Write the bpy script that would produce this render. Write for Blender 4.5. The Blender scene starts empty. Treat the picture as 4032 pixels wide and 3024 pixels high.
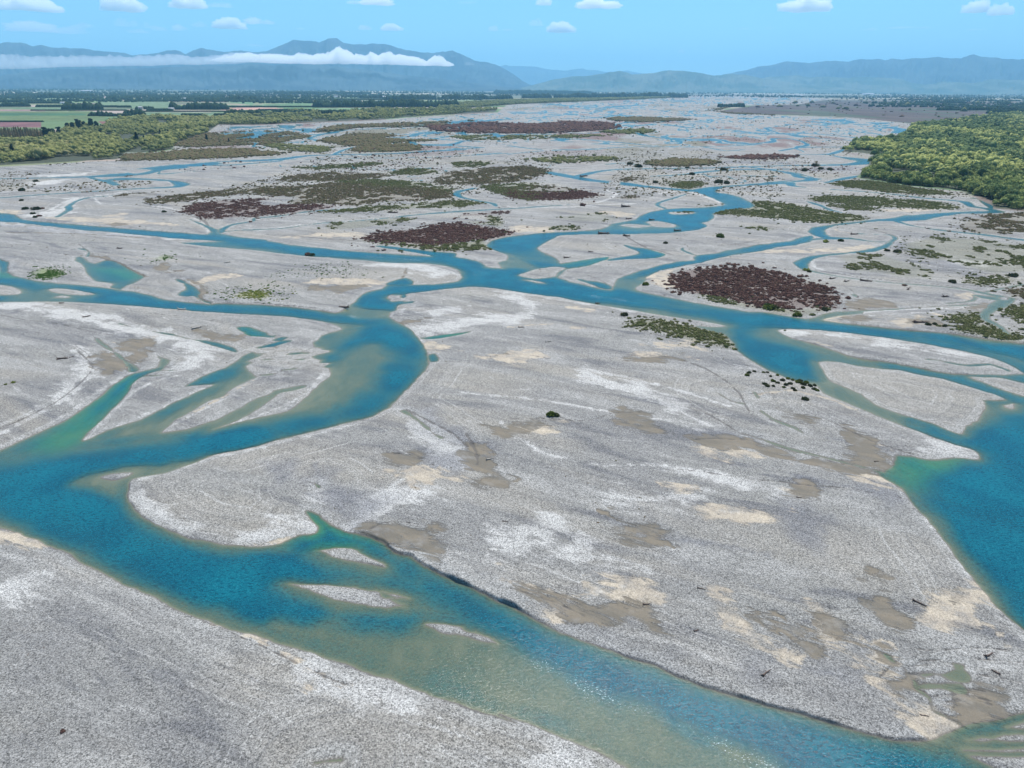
import bpy, math, random
import numpy as np
from mathutils import Matrix, Vector
random.seed(7); RNG = np.random.default_rng(11)
SC = bpy.context.scene; COL = SC.collection

# ------------------------------------------------------------------ camera numbers
H = 100.0; F = 2685.0; CX, CY = 2016.0, 1512.0
P = math.atan((CY-341.0)/F); TH = math.atan(27/4032)
SP, CP = math.sin(P), math.cos(P)
def unroll(pts):
    p = np.atleast_2d(np.array(pts, float)); x = p[:,0]-CX; y = p[:,1]-CY
    return np.stack([x*math.cos(TH)+y*math.sin(TH)+CX, -x*math.sin(TH)+y*math.cos(TH)+CY], 1)
def ray(pts):
    q = unroll(pts); a = q[:,0]-CX; b = q[:,1]-CY
    return np.stack([a, F*CP-b*SP, -F*SP-b*CP], 1)
def world(pts):                       # photo position of a thing on the ground -> its place on the ground
    d = ray(pts); t = H/-d[:,2]
    return np.stack([d[:,0]*t, d[:,1]*t], 1)
def at_range(x, y, R):                # a point seen there at horizontal range R
    d = ray([(x, y)])[0]; h = math.hypot(d[0], d[1])
    return Vector((d[0]/h*R, d[1]/h*R, H+d[2]/h*R))
# the photograph was traced in enlarged tiles
def T(ox, oy, s):
    def f(pts): return [(ox+p[0]/s, oy+p[1]/s)+tuple(q/s for q in p[2:]) for p in pts]
    return f
A = T(0,620,2); B = T(1000,620,2); C = T(2000,620,2); D = T(2926,620,2)
E = T(0,1365,1); G = T(1820,1365,1)
FL = T(0,300,2.212); FM = T(1000,300,2.212); FR = T(2000,300,2.212); FX = T(3000,300,2.1434)
M1 = T(0,0,1.58); M2 = T(1300,0,1.58); M3 = T(2632,0,1.58)

# ------------------------------------------------------------------ the ground grid
us = np.concatenate([np.arange(-1500,-24,24), np.arange(-24,4056,2.4), np.arange(4056,5560,24)])
vs = np.concatenate([[346.2,347,348,349.2,350.5], np.arange(352,800,1.9), np.arange(800,3030,2.3), np.arange(3030,4300,24)])
a = us-CX; b = vs-CY
den = F*SP+b*CP
Yr = H*(F*CP-b*SP)/den; Kr = H/den                      # Y of a row, metres per pixel across
X = (Kr[:,None]*a[None,:]).astype(np.float32); Y = np.repeat(Yr[:,None].astype(np.float32), len(us), 1)
NR, NC = X.shape
YrN = -Yr                                                # ascending
def rows_between(y0, y1):
    i0 = np.searchsorted(YrN, -y1); i1 = np.searchsorted(YrN, -y0)
    return max(0,i0-1), min(NR, i1+1)
def cols_between(x0, x1, r0, r1):
    k = Kr[r0:r1]
    lo = min((x0/k).min(), x0/k.max() if x0>0 else x0/k.min()); hi = max((x1/k).max(), (x1/k).min())
    return max(0, np.searchsorted(a, lo)-1), min(NC, np.searchsorted(a, hi)+1)

TAB = np.random.default_rng(5).random((512,512)).astype(np.float32)
def hash2(ix, iy, s):
    return TAB[(np.asarray(iy).astype(np.int32)+s*57) & 511, (np.asarray(ix).astype(np.int32)+s*131) & 511]
def vn(x, y, s=0):                    # value noise, -1..1
    x, y = np.broadcast_arrays(np.asarray(x, np.float32), np.asarray(y, np.float32))
    ix = np.floor(x); iy = np.floor(y); fx = x-ix; fy = y-iy
    fx = fx*fx*(3-2*fx); fy = fy*fy*(3-2*fy)
    jx = (ix.astype(np.int32)+s*131); jy = (iy.astype(np.int32)+s*57)
    x0 = jx & 511; x1 = (jx+1) & 511; y0 = (jy & 511)*512; y1 = ((jy+1) & 511)*512; tf = TAB.ravel()
    a0 = tf[y0+x0]; a0 = a0+(tf[y0+x1]-a0)*fx; b0 = tf[y1+x0]; b0 = b0+(tf[y1+x1]-b0)*fx
    return (a0+(b0-a0)*fy)*2-1
def fbm(x, y, s=0, o=4):
    r = 0; w = 1; t = 0
    for k in range(o): r = r+w*vn(x*2**k+17*k, y*2**k-31*k, s+k); t += w; w *= .5
    return r/t*1.5
def sm(e0, e1, x):
    t = np.clip((x-e0)/(e1-e0), 0, 1); return t*t*(3-2*t)

def smooth(pts, n=4, closed=True):
    p = np.array([q[:2] for q in pts], float); m = len(p); out = []
    for i in range(m if closed else m-1):
        if closed: p0,p1,p2,p3 = p[i-1],p[i],p[(i+1)%m],p[(i+2)%m]
        else: p0,p1,p2,p3 = p[max(i-1,0)],p[i],p[i+1],p[min(i+2,m-1)]
        for k in range(n):
            t = k/n
            c = .5*((2*p1)+(-p0+p2)*t+(2*p0-5*p1+4*p2-p3)*t*t+(-p0+3*p1-3*p2+p3)*t**3)
            l = p1+(p2-p1)*t
            out.append(l*.35+c*.65)
    if not closed: out.append(p[-1])
    return out

def seg_update(dist, p, q, R, ra=0.0, rb=0.0, off=(0,0)):
    r0, r1 = rows_between(min(p[1],q[1])-R, max(p[1],q[1])+R)
    if r1<=r0: return
    c0, c1 = cols_between(min(p[0],q[0])-R, max(p[0],q[0])+R, r0, r1)
    r0 = max(r0, off[0]); c0 = max(c0, off[1]); r1 = min(r1, off[0]+dist.shape[0]); c1 = min(c1, off[1]+dist.shape[1])
    if c1<=c0 or r1<=r0: return
    xx = X[r0:r1,c0:c1]; yy = Yr[r0:r1,None].astype(np.float32)
    dx, dy = q[0]-p[0], q[1]-p[1]; L = dx*dx+dy*dy+1e-9
    px, py = np.float32(p[0]), np.float32(p[1]); dx = np.float32(dx); dy = np.float32(dy)
    ax = xx-px; ay = yy-py
    t = np.clip((ax*dx+ay*dy)/np.float32(L), 0, 1)
    d = np.sqrt((ax-t*dx)**2+(ay-t*dy)**2)-(np.float32(ra)+np.float32(rb-ra)*t)
    dd = dist[r0-off[0]:r1-off[0], c0-off[1]:c1-off[1]]
    np.minimum(dd, d, out=dd)
def window(w, R):
    r0, r1 = rows_between(w[:,1].min()-R, w[:,1].max()+R)
    c0, c1 = cols_between(w[:,0].min()-R, w[:,0].max()+R, r0, r1) if r1>r0 else (0,0)
    return r0, max(r1,r0), c0, max(c1,c0)
def sdf_poly(nat, R=25.0, n=4):       # -> window, signed distance inside it
    w = world(smooth(nat, n)); m = len(w); r0,r1,c0,c1 = window(w, R)
    dist = np.full((r1-r0,c1-c0), R, np.float32); ins = np.zeros(dist.shape, bool)
    for i in range(m):
        p, q = w[i], w[(i+1)%m]
        seg_update(dist, p, q, R, off=(r0,c0))
        y0, y1 = min(p[1],q[1]), max(p[1],q[1])
        rr = np.nonzero((Yr[r0:r1]>=y0)&(Yr[r0:r1]<y1))[0]
        if len(rr):
            xi = p[0]+(Yr[r0:r1][rr]-p[1])/(q[1]-p[1])*(q[0]-p[0])
            ins[rr] ^= X[r0:r1,c0:c1][rr] < xi[:,None].astype(np.float32)
    return (slice(r0,r1),slice(c0,c1)), np.where(ins, -dist, dist)
def stroke_world(nat, R=15.0, smo=3, kmin=.0):
    w = np.array([x[2] for x in nat]); pts = smooth(nat, smo, False)
    wi = np.interp(np.linspace(0,len(nat)-1,len(pts)), range(len(nat)), w)
    a_ = world(pts); up = world([(p[0],p[1]-.5*v) for p,v in zip(pts,wi)]); dn = world([(p[0],p[1]+.5*v) for p,v in zip(pts,wi)])
    rad = np.maximum(.5*np.abs(up[:,1]-dn[:,1])*.5, kmin)
    return a_, rad
def sdf_stroke(nat, R=15.0, smo=3, kmin=.0):
    w, rad = stroke_world(nat, R, smo, kmin); RR = R+rad.max()
    r0,r1,c0,c1 = window(w, RR)
    dist = np.full((r1-r0,c1-c0), 25, np.float32)
    for i in range(len(w)-1): seg_update(dist, w[i], w[i+1], R+max(rad[i],rad[i+1]), rad[i], rad[i+1], (r0,c0))
    return (slice(r0,r1),slice(c0,c1)), dist
def soft(nat, feather=3.0, amp=2.0, lam=6.0, seed=5):
    R = feather+amp*2+1
    w_, s = sdf_poly(nat, R, 3)
    return w_, 1-sm(-feather, feather, s+amp*fbm(X[w_]/lam, Y[w_]/lam, seed, 3))
def full(ws, fill):
    o = np.full((NR,NC), fill, np.float32); o[ws[0]] = ws[1]; return o
# ------------------------------------------------------------------ traced outlines of water, gravel bars, plants
WATER = [
 # the whole connected river: upper channel, confluence, bend, lower river (clockwise)
 A([(-1400,880),(-500,895),(0,905),(60,910),(110,935),(200,955),(350,980),(600,1005),(800,1025),(960,1045),(1150,1080),(1300,1118),(1500,1143),(1650,1158),(1720,1150),(1900,1155),(2200,1172)])
 +B([(500,1205),(640,1226),(700,1207),(740,1177),(800,1130),(850,1082),(900,1060),(1010,1035),(1040,1010),(1100,1005),(1400,1000),(1560,985),(1620,965),(1640,930),(1600,885),(1500,855),(1350,835),(1100,830),(850,810),(600,790),(400,775),(200,755)])
 +A([(2000,730),(1700,705),(1480,684),(1400,670),(1500,670),(1730,660),(1400,638),(1000,600),(600,567),(200,520),(0,507),(-1400,455),(-1400,400),(0,437),(130,465),(200,495),(560,525),(980,560),(1480,598),(1630,605),(1665,580),(1740,600),(1900,630),(2100,648)])
 +B([(130,660),(300,690),(500,712),(760,738),(1000,755),(1240,772),(1410,778),(1300,755),(1180,735),(1050,715),(950,698),(1000,695),(1200,715),(1400,738),(1580,755),(1590,785),(1680,800),(1780,828),(1850,865),(1960,875),(1920,832),(1990,810),(2000,775),(1930,742),(1850,712),(1838,680),(1870,655)])
 +C([(0,625),(200,600),(400,588),(600,578),(740,560),(850,517),(1000,490),(1030,465),(1130,425),(1300,402),(1500,397),(1690,377),(1690,360),(1600,315),(1520,285),(1480,272),(1420,262),(1500,245),(1620,230),(1720,226),(1640,258),(1650,277),(1750,290),(1850,320),(1945,375),(1900,398),(1750,412),(1620,440),(1610,478),(1580,505),(1535,517),(1570,545),(1450,575),(1270,595),(1100,600),(900,605),(700,605),(560,605),(420,615),(370,630),(300,670),(225,715),(300,760),(370,790),(405,835),(500,825),(640,800),(780,782),(800,795),(640,850),(560,868),(470,880),(420,915),(390,945),(450,965),(500,985),(650,1015),(780,1045),(830,1038),(860,960),(960,920),(1080,880),(1200,850),(1350,820),(1470,812),(1460,790),(1500,770),(1650,755),(1700,740),(1850,710),(2000,685),(2212,660)])
 +D([(420,640),(540,615),(540,660),(400,690),(286,705)])
 +C([(2000,738),(1800,765),(1620,800),(1480,835),(1350,860),(1200,890),(1100,940),(1070,985),(1000,1035),(1100,1072),(1250,1100),(1500,1150),(1700,1185),(1900,1215)])
 +D([(150,1218),(430,1262),(520,1270),(640,1237),(740,1217),(930,1212),(930,1230),(750,1247),(620,1277),(700,1295),(900,1320),(1200,1352),(1500,1377),(1700,1397),(1900,1430),(2150,1465),(2300,1480),(3400,1640)])
 +G([(3400,900),(2900,1500),(2500,1900),(1900,2200),(1500,2100),(1000,1880),(760,1720),(640,1659),(560,1620),(420,1550),(300,1500),(150,1450)])
 +E([(2050,1490),(1900,1440),(1750,1385),(1600,1335),(1450,1280),(1300,1235),(1150,1190),(1000,1140),(860,1095),(760,1060),(640,1010),(520,955),(430,900),(340,855),(250,800),(150,760),(0,710),(-150,640),(-270,570),(-270,505),(-150,460),(0,412),(60,385),(130,350),(200,318),(260,290),(330,245),(400,190),(460,145),(510,112),(560,98),(620,80),(635,45),(665,55),(645,88),(580,108),(525,140),(500,190),(440,250),(395,292),(345,345),(330,370),(450,320),(560,288),(620,255),(700,212),(800,168),(840,150),(760,155),(720,160),(800,115),(880,85),(940,50),(1010,10),(1070,-15),(1095,-45),(1085,-40),(1060,-35),(1080,-48),(1120,-40),(1135,-22),(1110,-5),(1060,20),(1000,50),(980,80),(1010,122),(940,148),(900,170),(880,195),(820,215),(740,260),(680,300),(640,338),(760,318),(870,280),(950,240),(1000,208),(1100,178),(1060,215),(1000,255),(930,295),(840,326),(940,297),(1040,277),(1130,255),(1180,220),(1250,160),(1292,110),(1280,70),(1240,40),(1310,20)])
 +B([(440,1470),(470,1440),(560,1395),(700,1352),(600,1305),(400,1270),(200,1250)])
 +A([(1800,1225),(1500,1205),(1200,1180),(900,1155),(600,1140),(300,1135),(0,1140),(-1400,1150)]),
]
# the big island between the two rivers, taken out of that outline again
BARS = [
 B([(1180,1077),(1300,1060),(1500,1037),(1750,1016)])+C([(0,1047),(200,1075),(400,1100),(600,1140),(850,1182),(1050,1215),(1250,1250),(1500,1287),(1720,1326),(1650,1337),(1480,1328),(1520,1345),(1620,1370),(1700,1390),(1780,1460),(1800,1510),(1900,1590)])
 +G([(1180,80),(1300,130),(1395,152),(1420,180),(1520,225),(1650,280),(1780,330),(1900,375),(2000,400),(2037,420),(2030,445),(1940,437),(1850,445),(1760,432),(1715,430),(1700,460),(1655,495),(1740,560),(1770,600),(1810,660),(1860,720),(1900,770),(1960,850),(2010,910),(2060,970),(2110,1030),(2212,1115),(2350,1250),(2350,1400),(2212,1442),(2080,1477),(1990,1492),(1900,1522),(1800,1556),(1650,1536),(1500,1500),(1350,1452),(1150,1400),(950,1342),(750,1262),(560,1192),(400,1130),(220,1042),(100,990),(0,945)])
 +E([(1700,880),(1620,830),(1560,815),(1490,760),(1430,740),(1370,730),(1300,695),(1250,665),(1210,650),(1230,680),(1250,715),(1240,735),(1190,745),(1130,772),(1100,785),(980,790),(860,780),(740,755),(640,710),(560,665),(520,620),(505,570),(520,522),(640,500),(730,470),(780,450),(850,425),(950,405),(1100,365),(1250,330),(1400,295),(1480,270),(1540,235),(1590,180),(1640,130),(1670,95),(1688,60)])
 +B([(1360,1530),(1340,1490),(1310,1440),(1290,1420),(1240,1370),(1180,1320),(1100,1280),(1060,1245),(1080,1215),(1130,1185),(1130,1160),(1165,1130),(1190,1100)]),
 B([(1045,1110),(1060,1088),(1120,1080),(1180,1078),(1175,1105),(1140,1125),(1080,1128)]),
 C([(80,930),(150,900),(230,877),(350,862),(440,868),(455,875),(410,900),(380,938),(300,950),(200,955)]),
 C([(110,962),(180,966),(260,980),(300,992),(230,988)]),
 C([(1090,505),(1180,500),(1320,530),(1300,550),(1150,545)]),
 C([(880,535),(960,525),(1150,540),(1000,552)]),
 C([(1270,430),(1480,432),(1440,445),(1300,448)]),
 # east bars
 D([(270,1362),(370,1350),(600,1360),(900,1390),(1200,1430),(1500,1480),(1800,1540),(2050,1610),(2212,1690)])+G([(2300,150),(2212,112),(2100,112),(1930,108),(1800,85),(1700,66),(1581,50)])+D([(850,1570),(700,1520),(560,1470),(400,1435),(330,1400)]),
 G([(1400,60),(1480,62),(1560,78),(1640,86),(1720,92),(1800,110),(1900,130),(2000,160),(2100,190),(2142,210),(2100,215),(2060,212),(2060,238),(2045,262),(2030,290),(1980,312),(1972,346),(1940,340),(1850,302),(1750,272),(1640,236),(1570,190),(1500,160),(1440,130),(1420,90)]),
 G([(1990,120),(2060,118),(2130,125),(2230,150),(2300,200),(2212,195),(2150,180),(2070,150)]),
 G([(2130,230),(2175,225),(2170,245),(2140,245)]),
 G([(2140,1500),(2212,1480),(2500,1430),(2500,1520),(2212,1510)]),
 G([(1990,1550),(2100,1528),(2300,1520),(2400,1560),(2212,1560),(2080,1562)]),
 G([(1975,1590),(2080,1580),(2300,1575),(2300,1600),(2120,1605)]),
 G([(2000,1612),(2100,1608),(2300,1620),(2500,1760),(2212,1740),(2090,1659),(2040,1635)]),
 # bars of the lower river
 E([(1245,803),(1300,797),(1380,792),(1430,815),(1470,840),(1512,866),(1400,850),(1310,835),(1285,815)]),
 E([(1140,935),(1220,935),(1350,940),(1480,960),(1520,985),(1610,991),(1545,995),(1590,1020),(1530,1036),(1440,1020),(1320,1000),(1220,965)]),
 E([(1500,963),(1560,975),(1612,992),(1540,986)]),
 E([(1680,1094),(1750,1093),(1820,1098),(1845,1118),(1920,1150),(1955,1168),(1840,1145),(1750,1130)]),
 E([(390,515),(440,500),(520,497),(500,512),(440,528)]),
 A([(-300,985),(0,1003),(100,1020),(172,1060),(130,1080),(0,1085),(-300,1090)]),
 A([(368,1042),(450,1030),(600,1045),(752,1075),(700,1086),(600,1086),(520,1080),(430,1065)]),
 A([(430,1103),(480,1088),(555,1094),(540,1106)]),
 A([(1570,500),(1640,540),(1700,556),(1740,545),(1700,520)]),
 E([(1000,12),(1120,5),(1230,12),(1315,20),(1240,36),(1120,42),(1010,32)]),
]
STREAMS = [  # (points, width) with the width as seen up-down where the stream runs across the view
 A([(-1400,190,14),(0,168,14),(400,160,14),(700,152,22),(900,140,56),(1080,128,50),(1200,95,50),(1400,75,56),(1700,42,36),(1900,30,30),(2212,14,24)])+FM([(500,690,14),(1200,675,16),(1500,655,20),(1800,640,20)]),
 A([(700,158,8),(850,190,20),(930,215,24)]), A([(1100,95,30),(1400,60,20),(1800,60,14),(2212,28,10)]),
 A([(830,180,20),(950,170,44),(1150,172,20),(1350,185,16),(1440,212,34),(1380,232,24),(1100,245,16),(640,272,16),(200,302,14),(0,318,14),(-1400,370,12)]),
 A([(450,470,10),(500,440,14),(545,410,18),(540,385,14),(600,345,10),(700,315,8),(900,300,7)]),
 A([(1690,600,30),(1680,570,18),(1620,540,9),(1500,490,6)]),
 A([(1740,590,22),(1760,560,20),(1830,530,14),(2000,500,12)])+B([(0,482,14),(200,460,12),(400,430,10),(560,415,10),(800,400,6)]),
 A([(1700,590,10),(1900,572,9),(2212,560,9)])+B([(500,520,8),(700,508,8),(1000,482,9),(1300,450,12),(1600,425,16),(1900,410,12),(2212,390,9)])+C([(500,370,5)]),
 B([(1740,242,12),(1620,265,16),(1590,290,18),(1640,315,14),(1760,340,10),(1880,362,12),(1910,385,10)]),
 C([(330,118,20),(370,128,30),(500,152,30),(620,175,30),(750,190,30),(900,205,40),(1050,225,30),(1250,245,22),(1450,262,30)]),
 C([(560,145,22),(700,112,14),(900,92,11),(1300,86,11),(1600,82,12),(2000,70,12),(2300,62,12)])+D([(700,62,14),(900,50,26),(1000,25,30),(800,0,14)]),
 C([(1130,148,7),(1300,140,9),(1420,130,10),(1500,118,16),(1700,100,13),(1950,95,14),(2212,92,10)]),
 C([(1700,228,12),(1880,217,16),(2000,210,26),(2212,200,24)])+D([(380,222,18),(480,235,8)]),
 D([(0,70,12),(200,95,12),(400,130,16),(450,155,22),(560,168,28),(470,185,16),(350,185,10),(200,200,20)]),
 C([(1240,402,12),(1180,380,12),(1190,355,12),(1290,325,7),(1400,290,5)]),
 D([(500,345,6),(600,375,14),(680,410,12),(780,435,8)]), D([(640,200,6),(800,165,18),(960,140,10)]),
 D([(700,252,10),(900,265,10),(1200,292,12),(1400,318,14),(1600,335,14),(1750,350,22),(1800,385,22),(1900,400,30),(2010,425,30),(1900,432,34),(1700,437,26),(1500,455,40),(1350,475,70),(1220,490,50),(1050,495,24),(900,512,16),(720,532,16),(600,560,40),(580,590,50),(660,630,36),(850,638,24)]),
 D([(1800,320,8),(1880,330,18),(1940,365,30),(1980,400,24)]),
 D([(1200,500,16),(1300,530,14),(1450,560,16),(1700,590,22),(1900,610,24),(2212,650,28),(3000,720,30)]),
 D([(400,690,10),(520,650,18),(640,640,24),(850,640,18),(1000,660,12),(1130,665,9),(1200,640,10),(1150,610,7),(900,600,6)]),
 D([(1180,655,12),(1120,700,24),(1000,735,30),(800,755,18),(640,770,24),(520,795,34),(455,835,50),(490,880,32),(600,910,22),(800,945,18),(1000,970,14),(1200,990,13),(1500,1012,12),(1700,1032,16),(1850,1055,26)]),
 D([(1850,1090,40),(1960,1110,60),(2080,1115,60),(2020,1160,60),(1950,1200,44),(1900,1240,36),(1920,1280,30),(2020,1330,26),(2070,1380,20),(2150,1420,14)]),
 D([(1850,1060,30),(2000,1090,44),(2100,1110,50)]), D([(1920,1060,14),(2050,1030,12),(2212,1000,9)]),
 D([(870,1080,12),(890,1095,14)]), D([(640,1240,16),(850,1215,12),(1200,1195,8),(1500,1175,8),(1850,1160,10)]),
 D([(1800,1085,7),(1830,1110,7),(1780,1135,7),(1600,1150,7)]),
 A([(760,1425,8),(775,1445,18),(850,1500,16),(930,1555,18),(980,1600,22),(1030,1645,26)])+E([(525,95,20)]),
 A([(1245,1570,16),(1290,1600,26),(1280,1650,30)]),
 A([(-60,790,20),(20,830,34),(30,880,30),(20,910,30)]),
 A([(570,725,6),(640,720,12),(700,745,6),(690,780,10)]),
 A([(1540,1090,10),(1580,1120,12),(1660,1150,10)]),
 A([(1200,1370,6),(1350,1395,9),(1500,1430,12),(1620,1450,14)]), A([(940,1310,8),(1050,1340,7)]),
 E([(1590,255,12),(1640,285,6),(1710,345,8),(1740,360,5)]), E([(1238,538,12),(1256,552,12)]),
 G([(1100,340,10),(1180,365,14),(1280,400,12),(1400,430,12),(1520,460,14),(1600,480,20),(1660,500,30)]),
 G([(1000,180,4),(1060,215,7),(1110,225,4)]), G([(1180,255,9),(1230,290,8),(1310,320,10),(1340,340,5)]), G([(1150,180,8),(1165,200,8)]),
 G([(1670,1215,10),(1700,1240,16),(1740,1265,22),(1755,1290,14),(1780,1320,16),(1790,1350,12),(1840,1385,14),(1850,1430,20),(1900,1455,16),(1960,1485,10)]),
 G([(1900,60,8),(1990,75,8),(2080,70,10),(2150,95,10)]), G([(2060,215,14),(2110,235,14),(2160,250,16)]),
 C([(1860,145,12),(2100,150,8)]),
 E([(1240,1640,8),(1290,1632,9),(1340,1628,5)]),
]
PONDS = [
 A([(590,787),(640,780),(690,812),(740,835),(830,808),(900,820),(980,860),(1060,900),(1132,940),(1100,965),(1060,990),(1000,1010),(950,1045),(870,1025),(890,995),(760,975),(720,940),(680,900),(650,850),(600,812)]),
 A([(1385,957),(1440,970),(1500,1005),(1552,1040),(1572,1070),(1550,1090),(1470,1096),(1410,1085),(1420,1060),(1462,1040),(1450,1000),(1400,975)]),
 A([(1870,1342),(1960,1335),(2080,1380),(2150,1402),(2212,1412),(2180,1430),(2050,1415),(1940,1400)]),
 A([(1560,1440),(1700,1452),(1850,1500),(1862,1537),(1760,1510),(1640,1475)]),
 B([(1310,1422),(1500,1395),(1720,1368),(1610,1400),(1400,1432)]),
 B([(1045,990),(1120,965),(1200,950),(1250,975),(1240,1003),(1050,1008)]),
 B([(1368,1560),(1420,1545),(1445,1580),(1440,1605),(1380,1610)]),
 C([(915,690),(1000,708),(1100,722),(1245,765),(1150,792),(1000,800),(790,812),(800,798),(900,782),(1010,765),(1030,745),(960,715)]),
 C([(545,958),(640,972),(720,980),(800,1010),(815,1037),(740,1032),(680,1010)]),
 C([(1350,725),(1380,710),(1400,735),(1440,755),(1500,775),(1440,760)]),
 G([(1710,432),(1760,432),(1860,447),(1950,440),(1930,470),(1850,560),(1760,565),(1640,505),(1690,478)]),
]
SHALLOW = [  # (outline, feather m, how much)
 (G([(1640,1180),(2212,1190),(2212,1400),(2000,1470),(1960,1500),(1750,1450)]), 3, .97), (G([(900,150),(1700,150),(1700,480),(1400,450),(900,300)]), 3, .9), (E([(1560,230),(1800,350),(1760,400),(1560,280)]), 3, .95), (A([(700,1400),(1400,1540),(1400,1659),(700,1659)]), 5, .8), (D([(380,900),(900,900),(2300,1000),(2300,1450),(1800,1450),(1400,1260),(500,1300)]), 8, .8),
 (E([(1280,90),(1380,0),(1500,-20),(1560,40),(1500,130),(1350,230),(1150,280),(900,320),(640,345),(330,380),(560,300),(840,160),(1000,20),(1240,40)]), 7, .93),
 (B([(440,1470),(560,1395),(700,1345),(900,1330),(760,1440),(560,1560),(500,1640),(560,1659),(300,1659)]), 6, .8),
 (B([(600,1300),(760,1310),(880,1330),(700,1365)]), 3, .8),
 (B([(650,1225),(740,1175),(900,1180),(1050,1200),(1050,1250),(850,1260)]), 4, .85),
 (B([(1960,745),(2040,760),(2212,830),(2212,880),(2060,880),(1850,870),(1930,825),(2010,800)]), 6, .9),
 (B([(400,780),(900,780),(1400,810),(1600,860),(1660,930),(1600,900),(1300,835),(700,800)]), 4, .55),
 (E([(0,412),(330,280),(350,350),(330,372),(640,345),(700,370),(450,415),(240,440),(60,480),(-300,490),(-600,470)]), 7, .72),
 (E([(270,540),(330,505),(520,480),(740,455),(830,440),(700,490),(520,525),(480,580),(440,600),(350,570)]), 4, .95),
 (E([(500,520),(480,600),(540,680),(700,760),(900,800),(1100,800),(1180,790),(1000,770),(720,730),(560,650)]), 3, .6),
 (E([(1080,800),(1240,800),(1500,860),(1640,930),(1500,900),(1250,850)]), 5, .8),
 (E([(1100,925),(1300,1010),(1500,1060),(1800,1060),(1650,980),(1500,950),(1500,1040),(1300,1000),(1150,950)]), 4, .85),
 (G([(-740,1100),(-320,1092),(0,1112),(130,1168),(250,1210),(400,1295),(560,1375),(700,1415),(850,1490),(1000,1550),(1200,1630),(1300,1720),(1250,1850),(760,1730),(640,1655),(420,1547),(150,1447),(-150,1340),(-450,1237),(-640,1150)]), 4, .93),
 (G([(850,1470),(1000,1520),(1200,1600),(1330,1700),(1050,1659),(900,1540)]), 4, .99),
 (E([(-200,640),(0,705),(250,795),(520,950),(860,1090),(1300,1230),(1300,1200),(900,1070),(560,930),(300,790)]), 3, .6),
 (G([(1690,440),(1960,440),(1940,500),(1850,570),(1740,560),(1640,505)]), 8, .75),
 (G([(1740,560),(1850,720),(1990,900),(2212,1140),(2160,1060),(2040,880),(1900,690),(1800,560)]), 3, .6),
 (C([(600,1140),(850,1150),(1100,1170),(1400,1230),(1700,1290),(1760,1330),(1720,1328),(1500,1290),(1250,1255),(850,1185)]), 8, .85),
 (C([(640,1080),(1100,1110),(1500,1190),(1300,1190),(800,1120)]), 6, .5),
 (C([(1500,1330),(1730,1330),(1760,1400),(1700,1390),(1600,1365)]), 4, .75),
 (C([(850,1030),(860,970),(1100,930),(1080,1000),(1000,1035),(1200,1090),(1000,1060)]), 5, .75),
 (C([(380,945),(470,870),(640,850),(560,880),(440,930)]), 2, .8),
 (C([(0,760),(160,770),(250,800),(200,850),(0,880)]), 12, .75),
 (C([(700,560),(900,510),(1100,530),(1300,560),(1100,590),(700,590)]), 14, .7),
 (D([(60,1365),(270,1345),(420,1440),(600,1490),(900,1600),(700,1600),(400,1490),(100,1420)]), 7, .88),
 (D([(1200,1420),(1700,1480),(2212,1640),(2300,1640),(2200,1560),(1800,1480),(1400,1410)]), 6, .8),
 (G([(1380,50),(1450,150),(1570,205),(1760,290),(1960,360),(1900,350),(1700,285),(1500,195),(1400,130)]), 3, .7),
 (G([(1560,10),(1600,50),(1650,90),(1480,60),(1400,50),(1300,-20),(1400,-30)]), 5, .7),
 (G([(2040,230),(2212,230),(2212,270),(2080,290),(1980,350)]), 5, .7),
 (G([(1800,1556),(1990,1495),(2212,1450),(2300,1470),(2212,1590),(2100,1640),(1980,1620)]), 5, .75),
 (A([(150,1040),(370,1040),(430,1100),(720,1090),(780,1080),(700,1120),(200,1130),(0,1130),(100,1090)]), 8, .7),
 (A([(1560,665),(1740,660),(1900,690),(2212,720),(2212,750),(1700,705)]), 8, .7),
 (A([(-400,900),(0,905),(110,940),(0,955),(-400,950)]), 6, .6),
 (A([(580,780),(1140,940),(950,1050),(700,950)]), 5, .5),
 (A([(700,100),(900,80),(1200,60),(1400,100),(1250,170),(950,220),(750,190)]), 20, .45),
]
GREEN = [ (E([(130,400),(240,310),(330,250),(420,180),(500,120),(540,130),(480,210),(400,290),(330,370),(250,410)]),5), (E([(1150,780),(1200,740),(1220,660),(1420,740),(1470,780),(1300,795)]),4),
 (A([(740,870),(980,870),(1110,935),(960,960),(780,900)]),6),(A([(1890,1340),(1990,1340),(2030,1400),(1930,1395)]),4),(C([(450,840),(780,785),(790,800),(600,850)]),4),(C([(1080,725),(1240,765),(1100,790)]),4),
 (G([(1690,450),(1960,440),(1830,560),(1720,540)]),6),(G([(1840,1400),(1950,1490),(1900,1490),(1830,1440)]),3),(B([(1310,1420),(1720,1368),(1600,1405)]),3),(E([(1240,1625),(1350,1625),(1300,1645)]),2),
 (A([(-300,905),(0,905),(110,940),(-300,950)]),6) ]
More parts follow.
